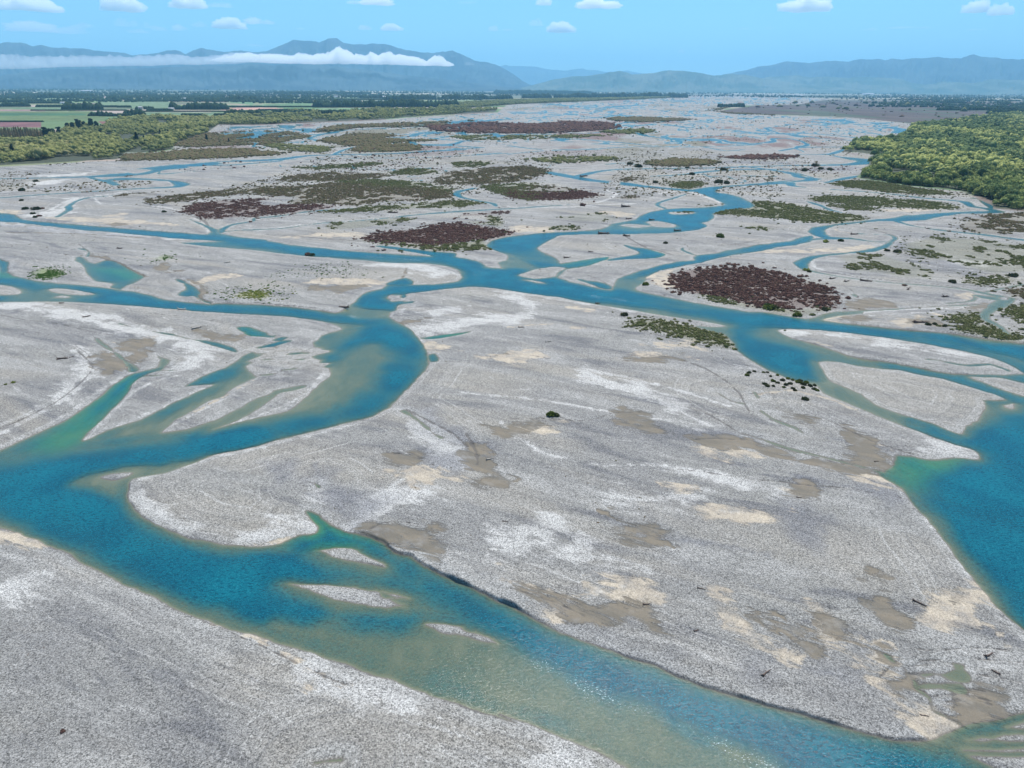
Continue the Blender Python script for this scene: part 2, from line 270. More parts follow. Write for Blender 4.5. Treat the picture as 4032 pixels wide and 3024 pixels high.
RIFFLE_GLINT = [ (G([(150,1165),(400,1280),(700,1400),(1000,1535),(1300,1660),(1200,1690),(900,1540),(600,1420),(300,1290)]),3,.8),(G([(400,1200),(700,1330),(1000,1440),(1400,1580),(1300,1620),(900,1470),(600,1350)]),5,.45),  # white flecks: broken water, and sun glitter painted in on the lower river
 (B([(740,1245),(840,1255),(940,1285),(860,1285)]),1.5,1.),(B([(1680,870),(1850,900),(1800,960),(1720,990),(1700,930)]),3,.6),(B([(880,770),(1300,800),(1300,815),(900,785)]),2,.8),
 (C([(640,1075),(900,1110),(1050,1150),(700,1110)]),3,.8),(G([(2000,180),(2212,260),(2212,900),(2050,500)]),10,.25),(B([(900,1320),(1250,1370),(1300,1640),(700,1640)]),10,.3),
 (G([(1600,1600),(2100,1640),(2212,1700),(1700,1700)]),5,.6),(C([(1300,1100),(2212,1300),(2212,1340),(1500,1180)]),5,.35),(D([(0,1230),(1200,1400),(2212,1520),(2212,1500),(1000,1350)]),5,.35) ]
CUTS = [ # cut banks: line, height
 (G([(-80,905),(20,945),(100,985),(200,1035)]),2.6),(E([(1490,755),(1580,812),(1700,875),(1840,935),(1960,1000),(2040,1045)]),2.2),(G([(740,1255),(850,1290),(1000,1340),(1200,1402),(1350,1445)]),1.8),(G([(1400,1455),(1560,1510),(1640,1535)]),1.2),
 (A([(300,500),(560,523),(980,558),(1440,595)]),1.6),(A([(-200,425),(0,433),(140,465)]),1.6),(B([(1180,765),(1300,770),(1410,777)]),1.),
 (A([(1600,1120),(1720,1140),(1950,1152),(2212,1170)]),1.4),(B([(212,1175),(500,1203),(640,1224)]),1.4),
 (D([(950,1325),(1200,1350),(1500,1375),(1700,1395),(1900,1428),(2150,1463),(2300,1478)]),2.0),(D([(380,1425),(700,1500),(950,1590),(1400,1659)]),.9),(G([(1500,45),(1680,62),(1800,83),(1930,107)]),1.6),
 (C([(230,720),(300,762),(365,795),(400,832)]),1.3),(D([(1390,545),(1600,575),(1800,600)]),.9),(D([(900,510),(650,530),(470,555),(0,700)]),.8),(C([(760,560),(500,583),(200,600),(0,622)]),1.2),(B([(1820,655),(2000,625)]),1.2),
 (C([(1040,455),(1130,425),(1250,402)]),1.),(C([(1700,290),(1850,320),(1945,375)]),1.),(A([(0,742),(70,780),(90,860),(100,905)]),1.2),(A([(880,815),(980,860),(1080,910),(1150,945)]),1.),
 (A([(1480,960),(1560,1010),(1590,1060),(1570,1110)]),.9),(G([(2050,170),(2120,195),(2212,225)]),.8),(E([(505,560),(520,620),(570,670),(700,740)]),.7),(A([(1360,185),(1480,210)]),2.5),(C([(370,790),(405,835)]),1.2),(E([(525,140),(500,190),(440,250),(395,295)]),1.0)]
BARS2 = [A([(985,112),(1060,93),(1190,97),(1130,118),(1050,126)]),A([(800,88),(1000,84),(900,100),(830,104)]),A([(1060,150),(1200,146),(1330,155),(1200,162)]),A([(920,195),(1100,188),(1290,205),(1180,228),(980,225)]),A([(1460,75),(1600,70),(1560,84)]),
 A([(1700,38),(1900,32),(2000,36),(1800,46)]),C([(800,190),(880,195),(870,215),(800,208)]),D([(2020,1102),(2080,1100),(2085,1118),(2040,1120)]),FM([(1800,660),(1900,655),(1960,668),(1850,678)]),
 A([(1700,498),(1760,508),(1760,530),(1690,520)])]
# sand, cream silt, pale gravel, damp patches: (outline, feather, noise)
SAND = [E([(400,20),(520,90),(400,75)]),E([(410,5),(440,60),(470,90),(430,95),(400,40)]),E([(490,0),(600,15),(560,40),(620,45),(600,60),(540,75),(520,40)]),E([(1540,430),(1620,420),(1650,450),(1580,500),(1535,490)]),E([(1850,400),(1900,430),(1960,520),(1990,560),(1900,570),(1800,560),(1870,520)]),
 E([(1480,710),(1600,695),(1700,720),(1750,790),(1740,850),(1700,860),(1600,800),(1520,750)]),E([(1880,320),(2000,305),(2020,340),(1950,350)]),
 G([(90,340),(160,300),(250,290),(300,320),(250,340)]),G([(560,300),(640,265),(720,270),(680,290),(800,350),(700,340),(620,325)]),G([(480,1000),(600,1010),(760,1020),(800,1080),(790,1130),(740,1140),(640,1090),(500,1075),(380,1020)]),G([(240,970),(400,1000),(480,1075),(420,1060)]),
 G([(1100,1030),(1200,1040),(1330,1110),(1400,1140),(1430,1190),(1380,1230),(1300,1210),(1200,1130)]),G([(1600,940),(1660,925),(1700,990),(1690,1060),(1630,1060),(1600,1010)]),G([(1400,1060),(1520,1120),(1640,1190),(1600,1200),(1450,1160)]),
 G([(920,375),(1000,362),(1120,370),(1220,400),(1320,440),(1500,480),(1480,490),(1250,450),(1080,400)]),G([(1500,325),(1600,375),(1700,425),(1690,470),(1620,480),(1540,440)]),G([(1290,260),(1400,290),(1370,310)]),G([(640,45),(860,38),(800,55),(680,55)]),
 G([(1690,1330),(1760,1300),(1780,1330),(1720,1365)]),G([(1890,1430),(1950,1455),(2000,1420),(2060,1400),(2080,1415),(2000,1450),(1940,1480)]),G([(1620,1280),(1700,1260),(1640,1310)]),G([(1860,1000),(1940,1000),(1960,1030),(1880,1030)]),
 G([(1290,550),(1400,560),(1380,600),(1300,580)]),G([(590,660),(800,740),(740,800),(620,720)]),
 A([(800,1570),(900,1545),(1000,1640),(1000,1659),(830,1659)]),A([(960,1480),(1130,1450),(1200,1530),(1200,1600),(1100,1640),(1040,1620),(980,1540)]),A([(1520,1370),(1620,1370),(1820,1420),(1900,1410),(1830,1470),(1700,1430)]),A([(1240,850),(1300,840),(1330,890),(1400,900),(1340,920),(1230,910)]),A([(1480,970),(1600,1000),(1600,1080),(1570,1100),(1560,1040)]),
 A([(700,770),(850,800),(900,815),(820,800)]),B([(440,1030),(640,1010),(820,1020),(800,1050),(600,1060),(430,1070)]),B([(1180,1290),(1340,1280),(1300,1310),(1200,1320)]),D([(700,1260),(900,1240),(1000,1270),(900,1310),(780,1290)]),D([(820,1170),(1000,1120),(1180,1160),(950,1190)]),
 D([(1900,1160),(1870,1190),(1820,1210),(1700,1200),(1850,1180)]),D([(1180,1290),(1500,1280),(1500,1320),(1300,1340)]),A([(850,520),(990,530),(900,545)]),B([(1700,1570),(2000,1560),(1900,1590)])]
CREAM = [E([(1560,500),(1650,480),(1740,490),(1720,520),(1800,530),(1640,530)]),G([(250,320),(330,300),(420,305),(330,330)]),G([(940,410),(1080,405),(1250,445),(1180,455),(1000,430)]),G([(500,960),(640,950),(760,980),(790,1010),(700,1015),(560,995)]),G([(240,970),(380,960),(400,985),(300,985)]),
 G([(1290,580),(1320,600),(1310,635),(1290,610)]),G([(800,540),(1000,550),(940,575),(840,570)]),G([(900,640),(1050,650),(1180,690),(1120,685)]),G([(1040,1020),(1100,1080),(1200,1180),(1300,1230),(1240,1250),(1100,1160),(1020,1060)]),G([(1440,1090),(1600,1240),(1700,1350),(1800,1420),(1740,1430),(1560,1340),(1420,1210)]),
 G([(1840,1020),(1880,980),(2040,950),(2060,1000),(1960,1060),(1880,1090),(1850,1060)]),G([(1740,1400),(1860,1400),(1900,1480),(1960,1490),(1880,1500),(1780,1490)]),G([(1500,480),(1650,520),(1740,560),(1700,545),(1560,505)]),G([(620,35),(900,30),(860,45),(650,45)]),G([(80,35),(240,30),(360,45),(200,60)]),
 G([(1880,1400),(2000,1395),(2060,1405),(1960,1440),(1950,1470),(1900,1440)]),B([(1330,1470),(1500,1460),(1600,1500),(1480,1560),(1400,1540)]),B([(380,960),(900,960),(1000,1000),(820,1020),(430,1010)]),B([(1340,1500),(1450,1480),(1480,1510),(1400,1520)]),C([(1040,1480),(1400,1450),(1580,1500),(1400,1520),(1100,1510)]),
 C([(420,1345),(640,1340),(560,1370)]),C([(540,1200),(680,1205),(640,1218)]),C([(1100,950),(1280,900),(1320,1030),(1150,1010)]),D([(1750,1060),(1850,1100),(1780,1140),(1700,1110)]),D([(1180,1290),(1560,1260),(1580,1300),(1300,1330)]),D([(560,1280),(760,1245),(720,1280),(660,1290)]),
 A([(400,470),(900,490),(1300,520),(1400,540),(900,530),(600,510)]),A([(840,465),(1000,445),(940,470)]),A([(1590,990),(1740,930),(1880,930),(1660,985)]),A([(1350,1180),(1600,1200),(1500,1210)]),A([(800,1460),(1100,1440),(1000,1480)]),A([(0,415),(200,430),(150,450),(0,440)]),
 C([(700,430),(950,440),(1000,470),(900,470)]),C([(0,550),(300,560),(330,590),(100,600)]),B([(200,630),(800,600),(860,640),(500,640)]),D([(1100,415),(1500,415),(1450,430),(1150,430)]),D([(0,745),(400,735),(900,715),(1000,700),(900,735),(400,755)]),E([(1640,1055),(1700,1075),(1600,1070)]),
 E([(840,1075),(1100,1170),(1180,1240),(1250,1290),(1150,1220),(950,1130)]),E([(300,800),(0,720),(0,740)]),E([(2000,930),(2212,980),(2212,1010),(2050,960)])]
PALE = [E([(1400,690),(1520,590),(1640,520),(1720,560),(1560,650),(1440,720),(1370,720)]),E([(1600,260),(1660,300),(1740,370),(1840,400),(1860,470),(1780,490),(1700,470),(1720,400),(1640,340)]),E([(1185,600),(1240,570),(1270,620),(1210,650)]),E([(1400,750),(1500,760),(1570,810),(1480,760)]),
 E([(0,980),(90,930),(150,930),(60,990),(0,1010)]),E([(330,40),(390,70),(300,160),(200,240),(130,270),(200,200),(320,120)]),E([(1200,1180),(1600,1400),(1900,1530),(2212,1640),(2100,1640),(1700,1480),(1300,1300)]),B([(1100,830),(1500,870),(1600,930),(1400,960),(1220,890),(900,860)]),
 B([(1200,1220),(1600,1200),(1400,1240)]),B([(1200,1330),(2000,1230),(2212,1240),(2000,1290),(1500,1370),(1300,1400)]),B([(1900,1090),(2100,1130),(2212,1200),(2100,1150)]),C([(0,1100),(150,1110),(220,1170),(100,1260),(0,1320),(100,1200)]),C([(0,1052),(600,1140),(1000,1210),(960,1215),(600,1160),(0,1075)]),
 G([(500,100),(900,230),(1060,330),(860,250),(500,140)]),G([(1840,360),(2030,400),(2030,445),(1850,440)]),D([(300,1360),(1100,1430),(1900,1560),(2212,1640),(1800,1580),(1100,1480),(400,1400)]),D([(1500,740),(1700,800),(2000,850),(1600,850)]),
 A([(0,1160),(300,1180),(600,1220),(900,1280),(600,1290),(300,1220),(0,1190)]),A([(600,1280),(1200,1360),(1800,1540),(1600,1659),(1400,1659),(1500,1540),(1100,1400)]),A([(0,515),(500,570),(1100,615),(1500,650),(1100,635),(500,590),(0,540)]),A([(150,205),(500,180),(480,210),(250,225)]),A([(0,150),(500,140),(700,120),(760,110),(600,150)]),
 A([(130,465),(400,430),(560,330),(620,330),(580,430),(400,470)]),G([(30,770),(300,740),(600,860),(760,900),(500,900),(200,830)]),E([(2000,720),(2212,690),(2212,860),(2050,800)]),G([(500,600),(700,580),(900,600),(700,640)]),G([(850,495),(1100,530),(1400,590),(1100,560)]),E([(1100,640),(1240,690),(1240,715),(900,775),(650,690),(560,600),(620,680),(800,750),(1000,770)])]
DAMP = [E([(1270,470),(1300,480),(1370,650),(1460,640),(1370,690),(1300,620)]),E([(1600,240),(1720,310),(1840,350),(1880,420),(1850,420),(1800,350),(1700,320)]),G([(1240,680),(1400,670),(1450,700),(1400,760),(1300,770),(1230,730)]),G([(1180,1300),(1250,1310),(1230,1340)]),E([(1030,470),(1110,480),(1080,510)]),
 G([(380,1140),(740,1260),(700,1250),(500,1190)]),E([(1660,430),(1760,440),(1840,480),(1780,500),(1700,480)]),G([(1480,1240),(1560,1290),(1500,1330),(1420,1280)]),G([(880,340),(1080,330),(1200,390),(1000,360)]),C([(1540,28),(2212,40),(2212,56),(1700,50)]),D([(200,85),(900,80),(850,105),(500,110)]),D([(1100,640),(1400,700),(1800,900),(1900,960),(1600,860),(1200,740)]),
 E([(1490,720),(1600,790),(1500,740)]),A([(0,740),(60,790),(90,900),(40,860),(0,800)]),A([(0,540),(250,545),(1100,630),(600,600)]),G([(1350,530),(1740,570),(1760,605),(1550,580)])]

# farmland painted in strips on the plain, left of the river
FIELDS = [(FL([(-1500,312),(300,310),(800,306),(940,340),(900,398),(600,392),(-1500,388)]),(.16,.27,.08)),(FL([(-1500,324),(200,322),(760,330),(740,345),(-1500,352)]),(.07,.21,.07)),(FL([(-1500,402),(360,405),(360,450),(-1500,450)]),(.26,.14,.11)),(FL([(850,398),(960,395),(960,425),(900,425)]),(.28,.15,.10)),
 (FL([(-1500,290),(240,296),(520,296),(500,306),(-1500,311)]),(.38,.27,.2)),(FL([(-1500,186),(320,186),(940,196),(945,212),(-1500,208)]),(.2,.33,.14)),(FL([(-1500,172),(320,177),(-1500,184)]),(.55,.4,.32)),(FL([(820,178),(1390,174),(1390,184),(820,188)]),(.5,.38,.32)),(FL([(860,222),(1500,224),(1520,250),(1480,282),(1140,275),(850,262)]),(.2,.34,.14)),
 (FL([(100,272),(560,276),(540,292),(110,288)]),(.17,.3,.12)),(FL([(1640,290),(1800,281),(2212,272)])+FM([(280,280),(200,288),(0,296)])+FL([(2000,297)]),(.62,.42,.26)),(FL([(1950,222),(2212,222),(2212,258),(1970,260)])+FM([(500,232),(500,262),(0,256)]),(.18,.36,.13)),
 (FL([(1260,315),(1880,318),(1900,338),(1300,336)]),(.17,.3,.12)),(FL([(1560,352),(1960,352),(1950,368),(1580,366)]),(.2,.36,.12)),(FM([(420,282),(1300,280),(1500,284),(1300,294),(400,292)]),(.22,.42,.16)),(FM([(1690,206),(1930,204),(1900,226),(1720,230)]),(.26,.4,.16)),(FM([(-20,160),(900,160),(900,172),(-20,176)]),(.48,.38,.33)),(FM([(0,196),(200,198),(180,208),(0,206)]),(.2,.36,.15)),
 (FM([(820,182),(1150,184),(1100,196),(800,196)]),(.2,.36,.15)),(FM([(1560,150),(1700,150),(1660,185),(1600,176)]),(.3,.38,.22)),(FL([(1390,160),(2212,163),(2212,176),(1400,182)]),(.5,.42,.36)),(FL([(0,120),(320,138),(200,160),(0,165)]),(.45,.35,.32)),(FM([(1250,152),(1420,156),(1300,163)]),(.6,.6,.5))]

BEDPOLY = (FL([(-3500,640),(-900,800),(0,795),(400,772),(800,747),(1020,742),(1100,672),(1350,668),(1510,645),(1510,600),(1700,530),(1800,500),(1900,425)])+FM([(0,432),(350,416),(700,402),(1100,386),(1300,366),(1700,341),(2120,318)])
 +FR([(0,245),(120,240),(350,235),(1000,205),(1560,165),(1700,162),(2600,160)])+FX([(300,180),(600,190),(300,240),(-200,250),(-400,300),(0,325),(700,348),(1100,385),(1280,405),(1200,500),(1050,545),(730,590),(680,640),(930,655),(900,760),(1000,775),(890,800),(800,850),(830,870),(1200,930),(1700,980),(1950,1090),(1960,1120),(2212,1150),(4500,1500)])
 +[(8000,1800),(8000,4400),(-4500,4400),(-4500,900)])

# scrub patches: outline, kind, density 0..1, label
SCRUB = [
 (B([(880,640),(1000,600),(1250,580),(1500,530),(1700,535),(1900,570),(2050,600),(1900,640),(1800,660),(1700,660),(1500,700),(1200,680),(1000,675),(870,658)]),'maroon',1.,'dense maroon scrub covering the river island above the confluence'),
 (B([(870,658),(1000,675),(1200,690),(1500,705),(1700,670),(1820,660),(1850,715),(1700,735),(1500,742),(1400,736),(1200,705),(1000,685)]),'olive',.8,'olive green scrub fringing the maroon scrub above the confluence'),
 (C([(1300,1000),(1310,950),(1400,900),(1550,885),(1800,870),(1950,885),(2080,900)])+D([(350,945),(500,1000),(640,1030),(750,1110),(720,1170),(650,1200),(560,1190),(400,1200),(280,1190)])+C([(1900,1160),(1700,1110),(1500,1080),(1350,1060)]),'maroon',.8,'dark red-brown scrub with gravel gaps on the bank right of centre'),
 (C([(1500,1085),(1700,1115),(1900,1165)])+D([(160,1190),(300,1190),(560,1195),(640,1215),(430,1250),(160,1212)])+C([(1850,1180),(1600,1130)]),'olive',.55,'low green scrub along the river edge below the red-brown scrub'),
 (C([(945,1310),(1050,1285),(1200,1292),(1400,1330),(1580,1370),(1700,1390),(1790,1480),(1790,1507),(1650,1490),(1400,1430),(1150,1372),(960,1335)]),'olive',.85,'long olive scrub strip on the edge of the central gravel island'),
 (B([(0,300),(150,250),(400,225),(700,200),(1000,215),(1000,240),(1400,240),(1560,290),(1540,325),(1300,345),(1000,352),(850,378),(620,375),(300,372),(320,320),(20,300)]),'brownolive',.75,'wide patch of olive and brown scrub on the gravel left of centre'),
 (A([(1420,440),(1550,370),(1900,342),(2080,335),(2000,380),(2212,385)])+B([(200,380),(600,378),(600,400),(300,440),(0,468)])+A([(1900,470),(1700,490),(1600,480),(1500,450)]),'maroon',.7,'maroon scrub along the lower edge of the wide scrub patch'),
 (A([(1160,335),(1400,300),(1700,270),(1850,250),(2000,240),(2212,235),(2212,270),(1800,300),(1400,360),(1200,372)]),'brownolive',.6,'brown scrub band at the left end of the wide scrub patch'),
 (A([(920,300),(1100,285),(1260,290),(1100,315),(950,325)]),'brownolive',.35,'sparse scrub left of the brown scrub band'),
 (B([(200,185),(350,140),(600,122),(900,128),(1090,150),(800,180),(450,195)]),'brownolive',.7,'brown scrub island beyond the wide scrub patch'),
 (B([(650,195),(900,180),(1300,198),(1400,228),(1200,245),(900,225)]),'olive',.75,'olive scrub at the far edge of the wide scrub patch'),
 (B([(1330,250),(1480,232),(1560,250),(1540,275),(1380,272)]),'olive',.8,'round olive scrub clump beside the small blue loop channel'),
 (B([(1420,190),(1550,120),(1900,80),(2212,85),(2212,155),(2000,200),(1600,222),(1500,215)])+C([]),'brownolive',.75,'large olive brown scrub patch left of the blue bend'),
 (C([(0,80),(180,78),(320,105),(300,135),(150,160),(0,180)]),'brownolive',.75,'scrub tip reaching the head of the blue bend'),
 (B([(1080,125),(1250,80),(1430,98),(1430,120),(1300,140),(1150,138)]),'olive',.75,'green scrub patch in the middle of the gravel plain'),
 (B([(320,80),(600,60),(950,42),(1000,58),(800,82),(450,95)]),'olive',.7,'thin olive scrub strip beside the far blue channel'),
 (B([(1570,60),(1620,42),(1850,45),(1780,75),(1600,78)]),'olive',.7,'small far scrub patch beyond the gravel plain'),
 (B([(530,435),(900,392),(1300,372),(1650,345),(1800,370),(1600,398),(1250,405),(900,430),(700,438)]),'olive',.7,'olive scrub tongue in front of the wide scrub patch'),
 (B([(1760,235),(1950,215),(2212,205),(2212,240),(2000,250)]),'olive',.6,'thin scrub line behind the maroon tipped scrub island'),
 (B([(1830,245),(2212,245),(2212,345),(2000,310)])+C([]),'olive',.7,'olive left end of the scrub island right of the loop channel'),
 (C([(0,285),(150,270),(350,285),(560,270),(710,300),(640,318),(400,340),(200,335),(20,320)]),'maroon',.9,'maroon scrub on the island right of the loop channel'),
 (C([(0,240),(200,225),(420,240),(560,265),(350,280),(150,268),(0,280)]),'brownolive',.6,'olive scrub behind the maroon scrub of the loop channel island'),
 (B([(550,560),(620,520),(900,495),(1200,478),(1250,495),(1050,530),(850,562),(700,570)]),'olive',.5,'broken olive scrub just behind the large maroon island'),
 (B([(1830,480),(1900,475),(1965,535),(1920,545),(1850,510)]),'olive',.8,'small dark green scrub clump behind the maroon island'),
 (B([(1680,515),(1780,505),(1860,530),(1750,535)]),'olive',.5,'sparse green scrub left of the small dark clump'),
 (B([(1640,450),(1700,455),(1950,432),(2000,428),(1990,445),(1750,462),(1650,465)]),'maroon',.6,'thin maroon scrub line behind the maroon island'),
 (A([(270,935),(330,890),(430,905),(480,930),(400,958),(310,955)]),'green',.9,'bright green scrub patch beside the blue pond'),
 (A([(1230,800),(1290,785),(1340,800),(1280,815)]),'green',.7,'small green scrub patch on gravel above the pond'),
 (A([(1900,1090),(2030,1060),(2110,1090),(2080,1115),(1950,1115)])+B([]),'yellow',.8,'yellow green low plants above the river meander'),
 (A([(1640,1060),(1900,1020),(2212,1010)])+B([(260,1080),(200,1120)])+A([(2000,1130),(1680,1110)]),'green',.13,'sparse green tufts around the yellow green plants'),
 (B([(0,950),(400,860),(800,850),(900,930),(500,950)]),'green',.06,'scattered dark tufts on the grey bar left of the confluence'),
 (C([(420,475),(700,440),(850,490),(700,510),(450,500)]),'olive',.35,'scattered scrub between the maroon island and the blue channel'),
 (C([(340,560),(420,545),(540,552),(540,572),(380,578)]),'olive',.7,'small scrub strip on the bank above the blue channel'),
 (C([(1275,230),(1350,190),(1450,195),(1560,205),(1500,235),(1400,248)]),'olive',.85,'scrub patch at the fork of the blue channels'),
 (C([(840,175),(900,158),(1050,170),(1040,188),(900,188)]),'brownolive',.5,'small brown scrub patch along the far blue channel'),
 (C([(900,320),(960,300),(1010,315),(940,332)]),'brownolive',.8,'small brown scrub knot on gravel beyond the blue channel'),
 (D([(-510,430),(-300,390),(0,375),(120,350),(250,360),(400,380),(600,420),(850,460),(990,490),(850,508),(600,522),(300,492),(60,470),(-200,450)]),'olive',.85,'big olive scrub patch enclosed by the two blue channels'),
 (D([(520,330),(700,305),(1000,315),(1300,340),(1500,350),(1700,400),(1550,415),(1200,400),(900,380),(600,352)]),'olive',.85,'long olive scrub island between pale streams on the right'),
 (D([(680,375),(900,385),(1050,415),(900,422),(700,390)]),'olive',.7,'short scrub strip in front of the long scrub island'),
 (D([(690,215),(850,188),(1100,200),(1350,245),(1635,288),(1550,300),(1300,290),(1050,268),(850,238)]),'olive',.9,'long olive scrub island below the right bank woodland'),
 (D([(1720,540),(1900,465),(2212,435),(2700,420),(2700,600),(2212,595),(2000,605),(1800,590)]),'brownolive',.6,'brown green scrub at the right edge beyond the streams'),
 (D([(1270,710),(1500,640),(1900,660),(2212,700),(2700,760),(2700,950),(2212,900),(2000,925),(1800,880),(1600,820),(1350,790)]),'olive',.5,'big patch of spaced olive bushes on cream sand at the right edge'),
 (D([(760,790),(900,768),(1100,785),(1300,838),(1450,900),(1490,960),(1300,950),(1100,915),(900,905),(820,840)]),'olive',.42,'spaced olive bushes inside the bend of the pale stream'),
 (D([(1615,1290),(1700,1250),(1850,1238),(1870,1290),(1780,1305),(1700,1310)]),'olive',.95,'round olive scrub clump on the bank near the right edge'),
 (D([(1690,1330),(1800,1320),(2000,1350),(2100,1380),(2165,1440),(2100,1457),(1900,1420),(1710,1375)]),'olive',.95,'long scrub strip on the river bank near the right edge'),
 (D([(2040,1210),(2120,1180),(2212,1170),(2600,1180),(2600,1330),(2212,1310),(2090,1260)]),'olive',.6,'olive scrub beyond the shallow lagoon at the right edge'),
 (D([(2090,1060),(2212,1030),(2600,1060),(2600,1140),(2212,1110)]),'brownolive',.6,'brown scrub above the shallow lagoon at the right edge'),
 (D([(1770,975),(1900,955),(2110,955),(2050,998),(1800,1005)]),'olive',.8,'small scrub patch above the pale stream near the right edge'),
 (D([(20,560),(120,548),(230,572),(100,580)]),'olive',.5,'thin scrub patch on gravel left of the pale stream'),
 (C([(1100,42),(1300,22),(1500,22),(1640,38),(1640,52),(1500,66),(1250,72),(1110,62)]),'brownolive',1.,'dense brown scrub island in the far gravel bed'),
 (C([(1690,5),(1900,-8),(2212,-15),(2212,10),(1900,18)])+D([(360,0),(340,15),(0,18)]),'maroon',.7,'reddish scrub strip in the far gravel bed'),
 (C([(180,20),(400,5),(700,0),(870,10),(700,30),(350,45)]),'olive',.7,'thin green scrub strip in the far gravel bed'),
 (FR([(-700,430),(-300,400),(200,420),(500,400),(900,410),(990,450),(700,480),(300,500),(-200,500),(-600,480)]),'maroon',.9,'far maroon scrub plain in the middle of the river bed'),
 (FR([(880,365),(1200,362),(1580,380),(1300,395),(1150,402),(950,388)]),'brownolive',.9,'far dark scrub island right of the maroon scrub plain'),
 (FR([(805,487),(1000,472),(1200,462),(1260,480),(1150,505),(900,500)]),'olive',.8,'far green scrub island in front of the maroon scrub plain'),
 (FR([(1800,290),(2000,262),(2212,256)])+FX([(-50,250),(100,260),(100,330),(0,325)])+FR([(1990,330),(1850,315)]),'brownolive',.9,'far dark scrub at the left end of the brown plain'),
 (FM([(560,560),(800,530),(1150,550),(1600,562),(1200,580),(1000,600),(860,610),(700,585)]),'brownolive',.9,'dark scrub bank beside the far braided channel'),
 (FM([(880,640),(1000,600),(1250,595),(1440,610),(1400,650),(1100,662),(900,660)]),'brownolive',.8,'brown green scrub island in the far channel'),
 (FM([(780,520),(900,505),(1180,510),(1150,535),(850,548)]),'brownolive',.8,'small brown scrub island in the far channel'),
 (FM([(0,480),(300,490),(510,530),(300,560),(200,595),(0,600)])+FL([(1700,620),(1500,600),(1600,520)]),'brownolive',.85,'dark scrub flat below the left bank woodland'),
 (FL([(1100,690),(1400,675),(1600,650),(1900,640),(2212,640),(2212,700),(1800,720),(1300,735),(1050,742)]),'brownolive',.8,'brown green scrub flat in front of the left bank willows'),
 (FM([(100,610),(250,600),(650,625),(600,660),(300,655)]),'olive',.6,'pale olive scrub on the gravel near the left far channel'),
 (FM([(0,670),(150,662),(220,680),(100,697),(0,695)]),'brownolive',.9,'small brown scrub bar by the left far channel'),
 (FM([(1720,530),(1900,520),(2212,520)])+FR([(300,520),(900,515),(600,540),(0,555)])+FM([(1900,560)]),'olive',.5,'sparse far scrub in front of the maroon scrub plain'),
 (FM([(500,480),(700,440),(1100,420),(1650,400),(1900,385),(1700,430),(1250,445),(900,450),(650,490)]),'brownolive',.8,'brown scrub between the far pale channels'),
]
KINDS = {'maroon':((.135,.078,.064),(.095,.055,.046),(.18,.125,.09)),'olive':((.14,.15,.065),(.09,.11,.04),(.22,.2,.11)),'brownolive':((.15,.135,.075),(.17,.11,.075),(.10,.115,.05)),'green':((.08,.15,.035),(.05,.11,.03),(.12,.18,.05)),'yellow':((.2,.22,.05),(.14,.2,.04),(.25,.24,.07))}
WOODL = FL([(-1500,570),(0,560),(350,570),(530,480),(640,440),(900,470),(940,400),(1380,352),(1560,367),(1960,372),(2000,325),(2212,332)])+FM([(350,312),(700,312),(1000,296),(1300,290),(1700,290),(2120,290),(2100,312),(1700,336),(1300,360),(1100,380),(700,396),(350,410),(0,426)])+FL([(1900,425),(1800,500),(1700,530),(1510,600),(1500,640),(1350,662),(1100,668),(1020,730),(800,738),(400,762),(0,785),(-1500,800)])
WOODM = FR([(-600,250),(0,215),(350,205),(1000,195),(1540,172),(1560,182),(1000,208),(350,235),(100,245),(-50,255),(-600,300)])
WOODR = FX([(680,640),(735,600),(1050,555),(1200,510),(1290,415),(1500,400),(1800,350),(2212,310),(4800,310),(4800,1500),(2900,1240),(2212,1140),(1960,1115),(1950,1050),(1720,990),(1650,965),(1230,925),(830,865),(900,810),(1000,790),(905,750),(940,665),(760,640)])
PLAINR = FX([(-450,165),(4800,140),(4800,330),(2212,330),(1500,400),(1250,405),(1100,385),(700,345),(0,322),(-400,300),(0,240),(600,195),(300,175)])
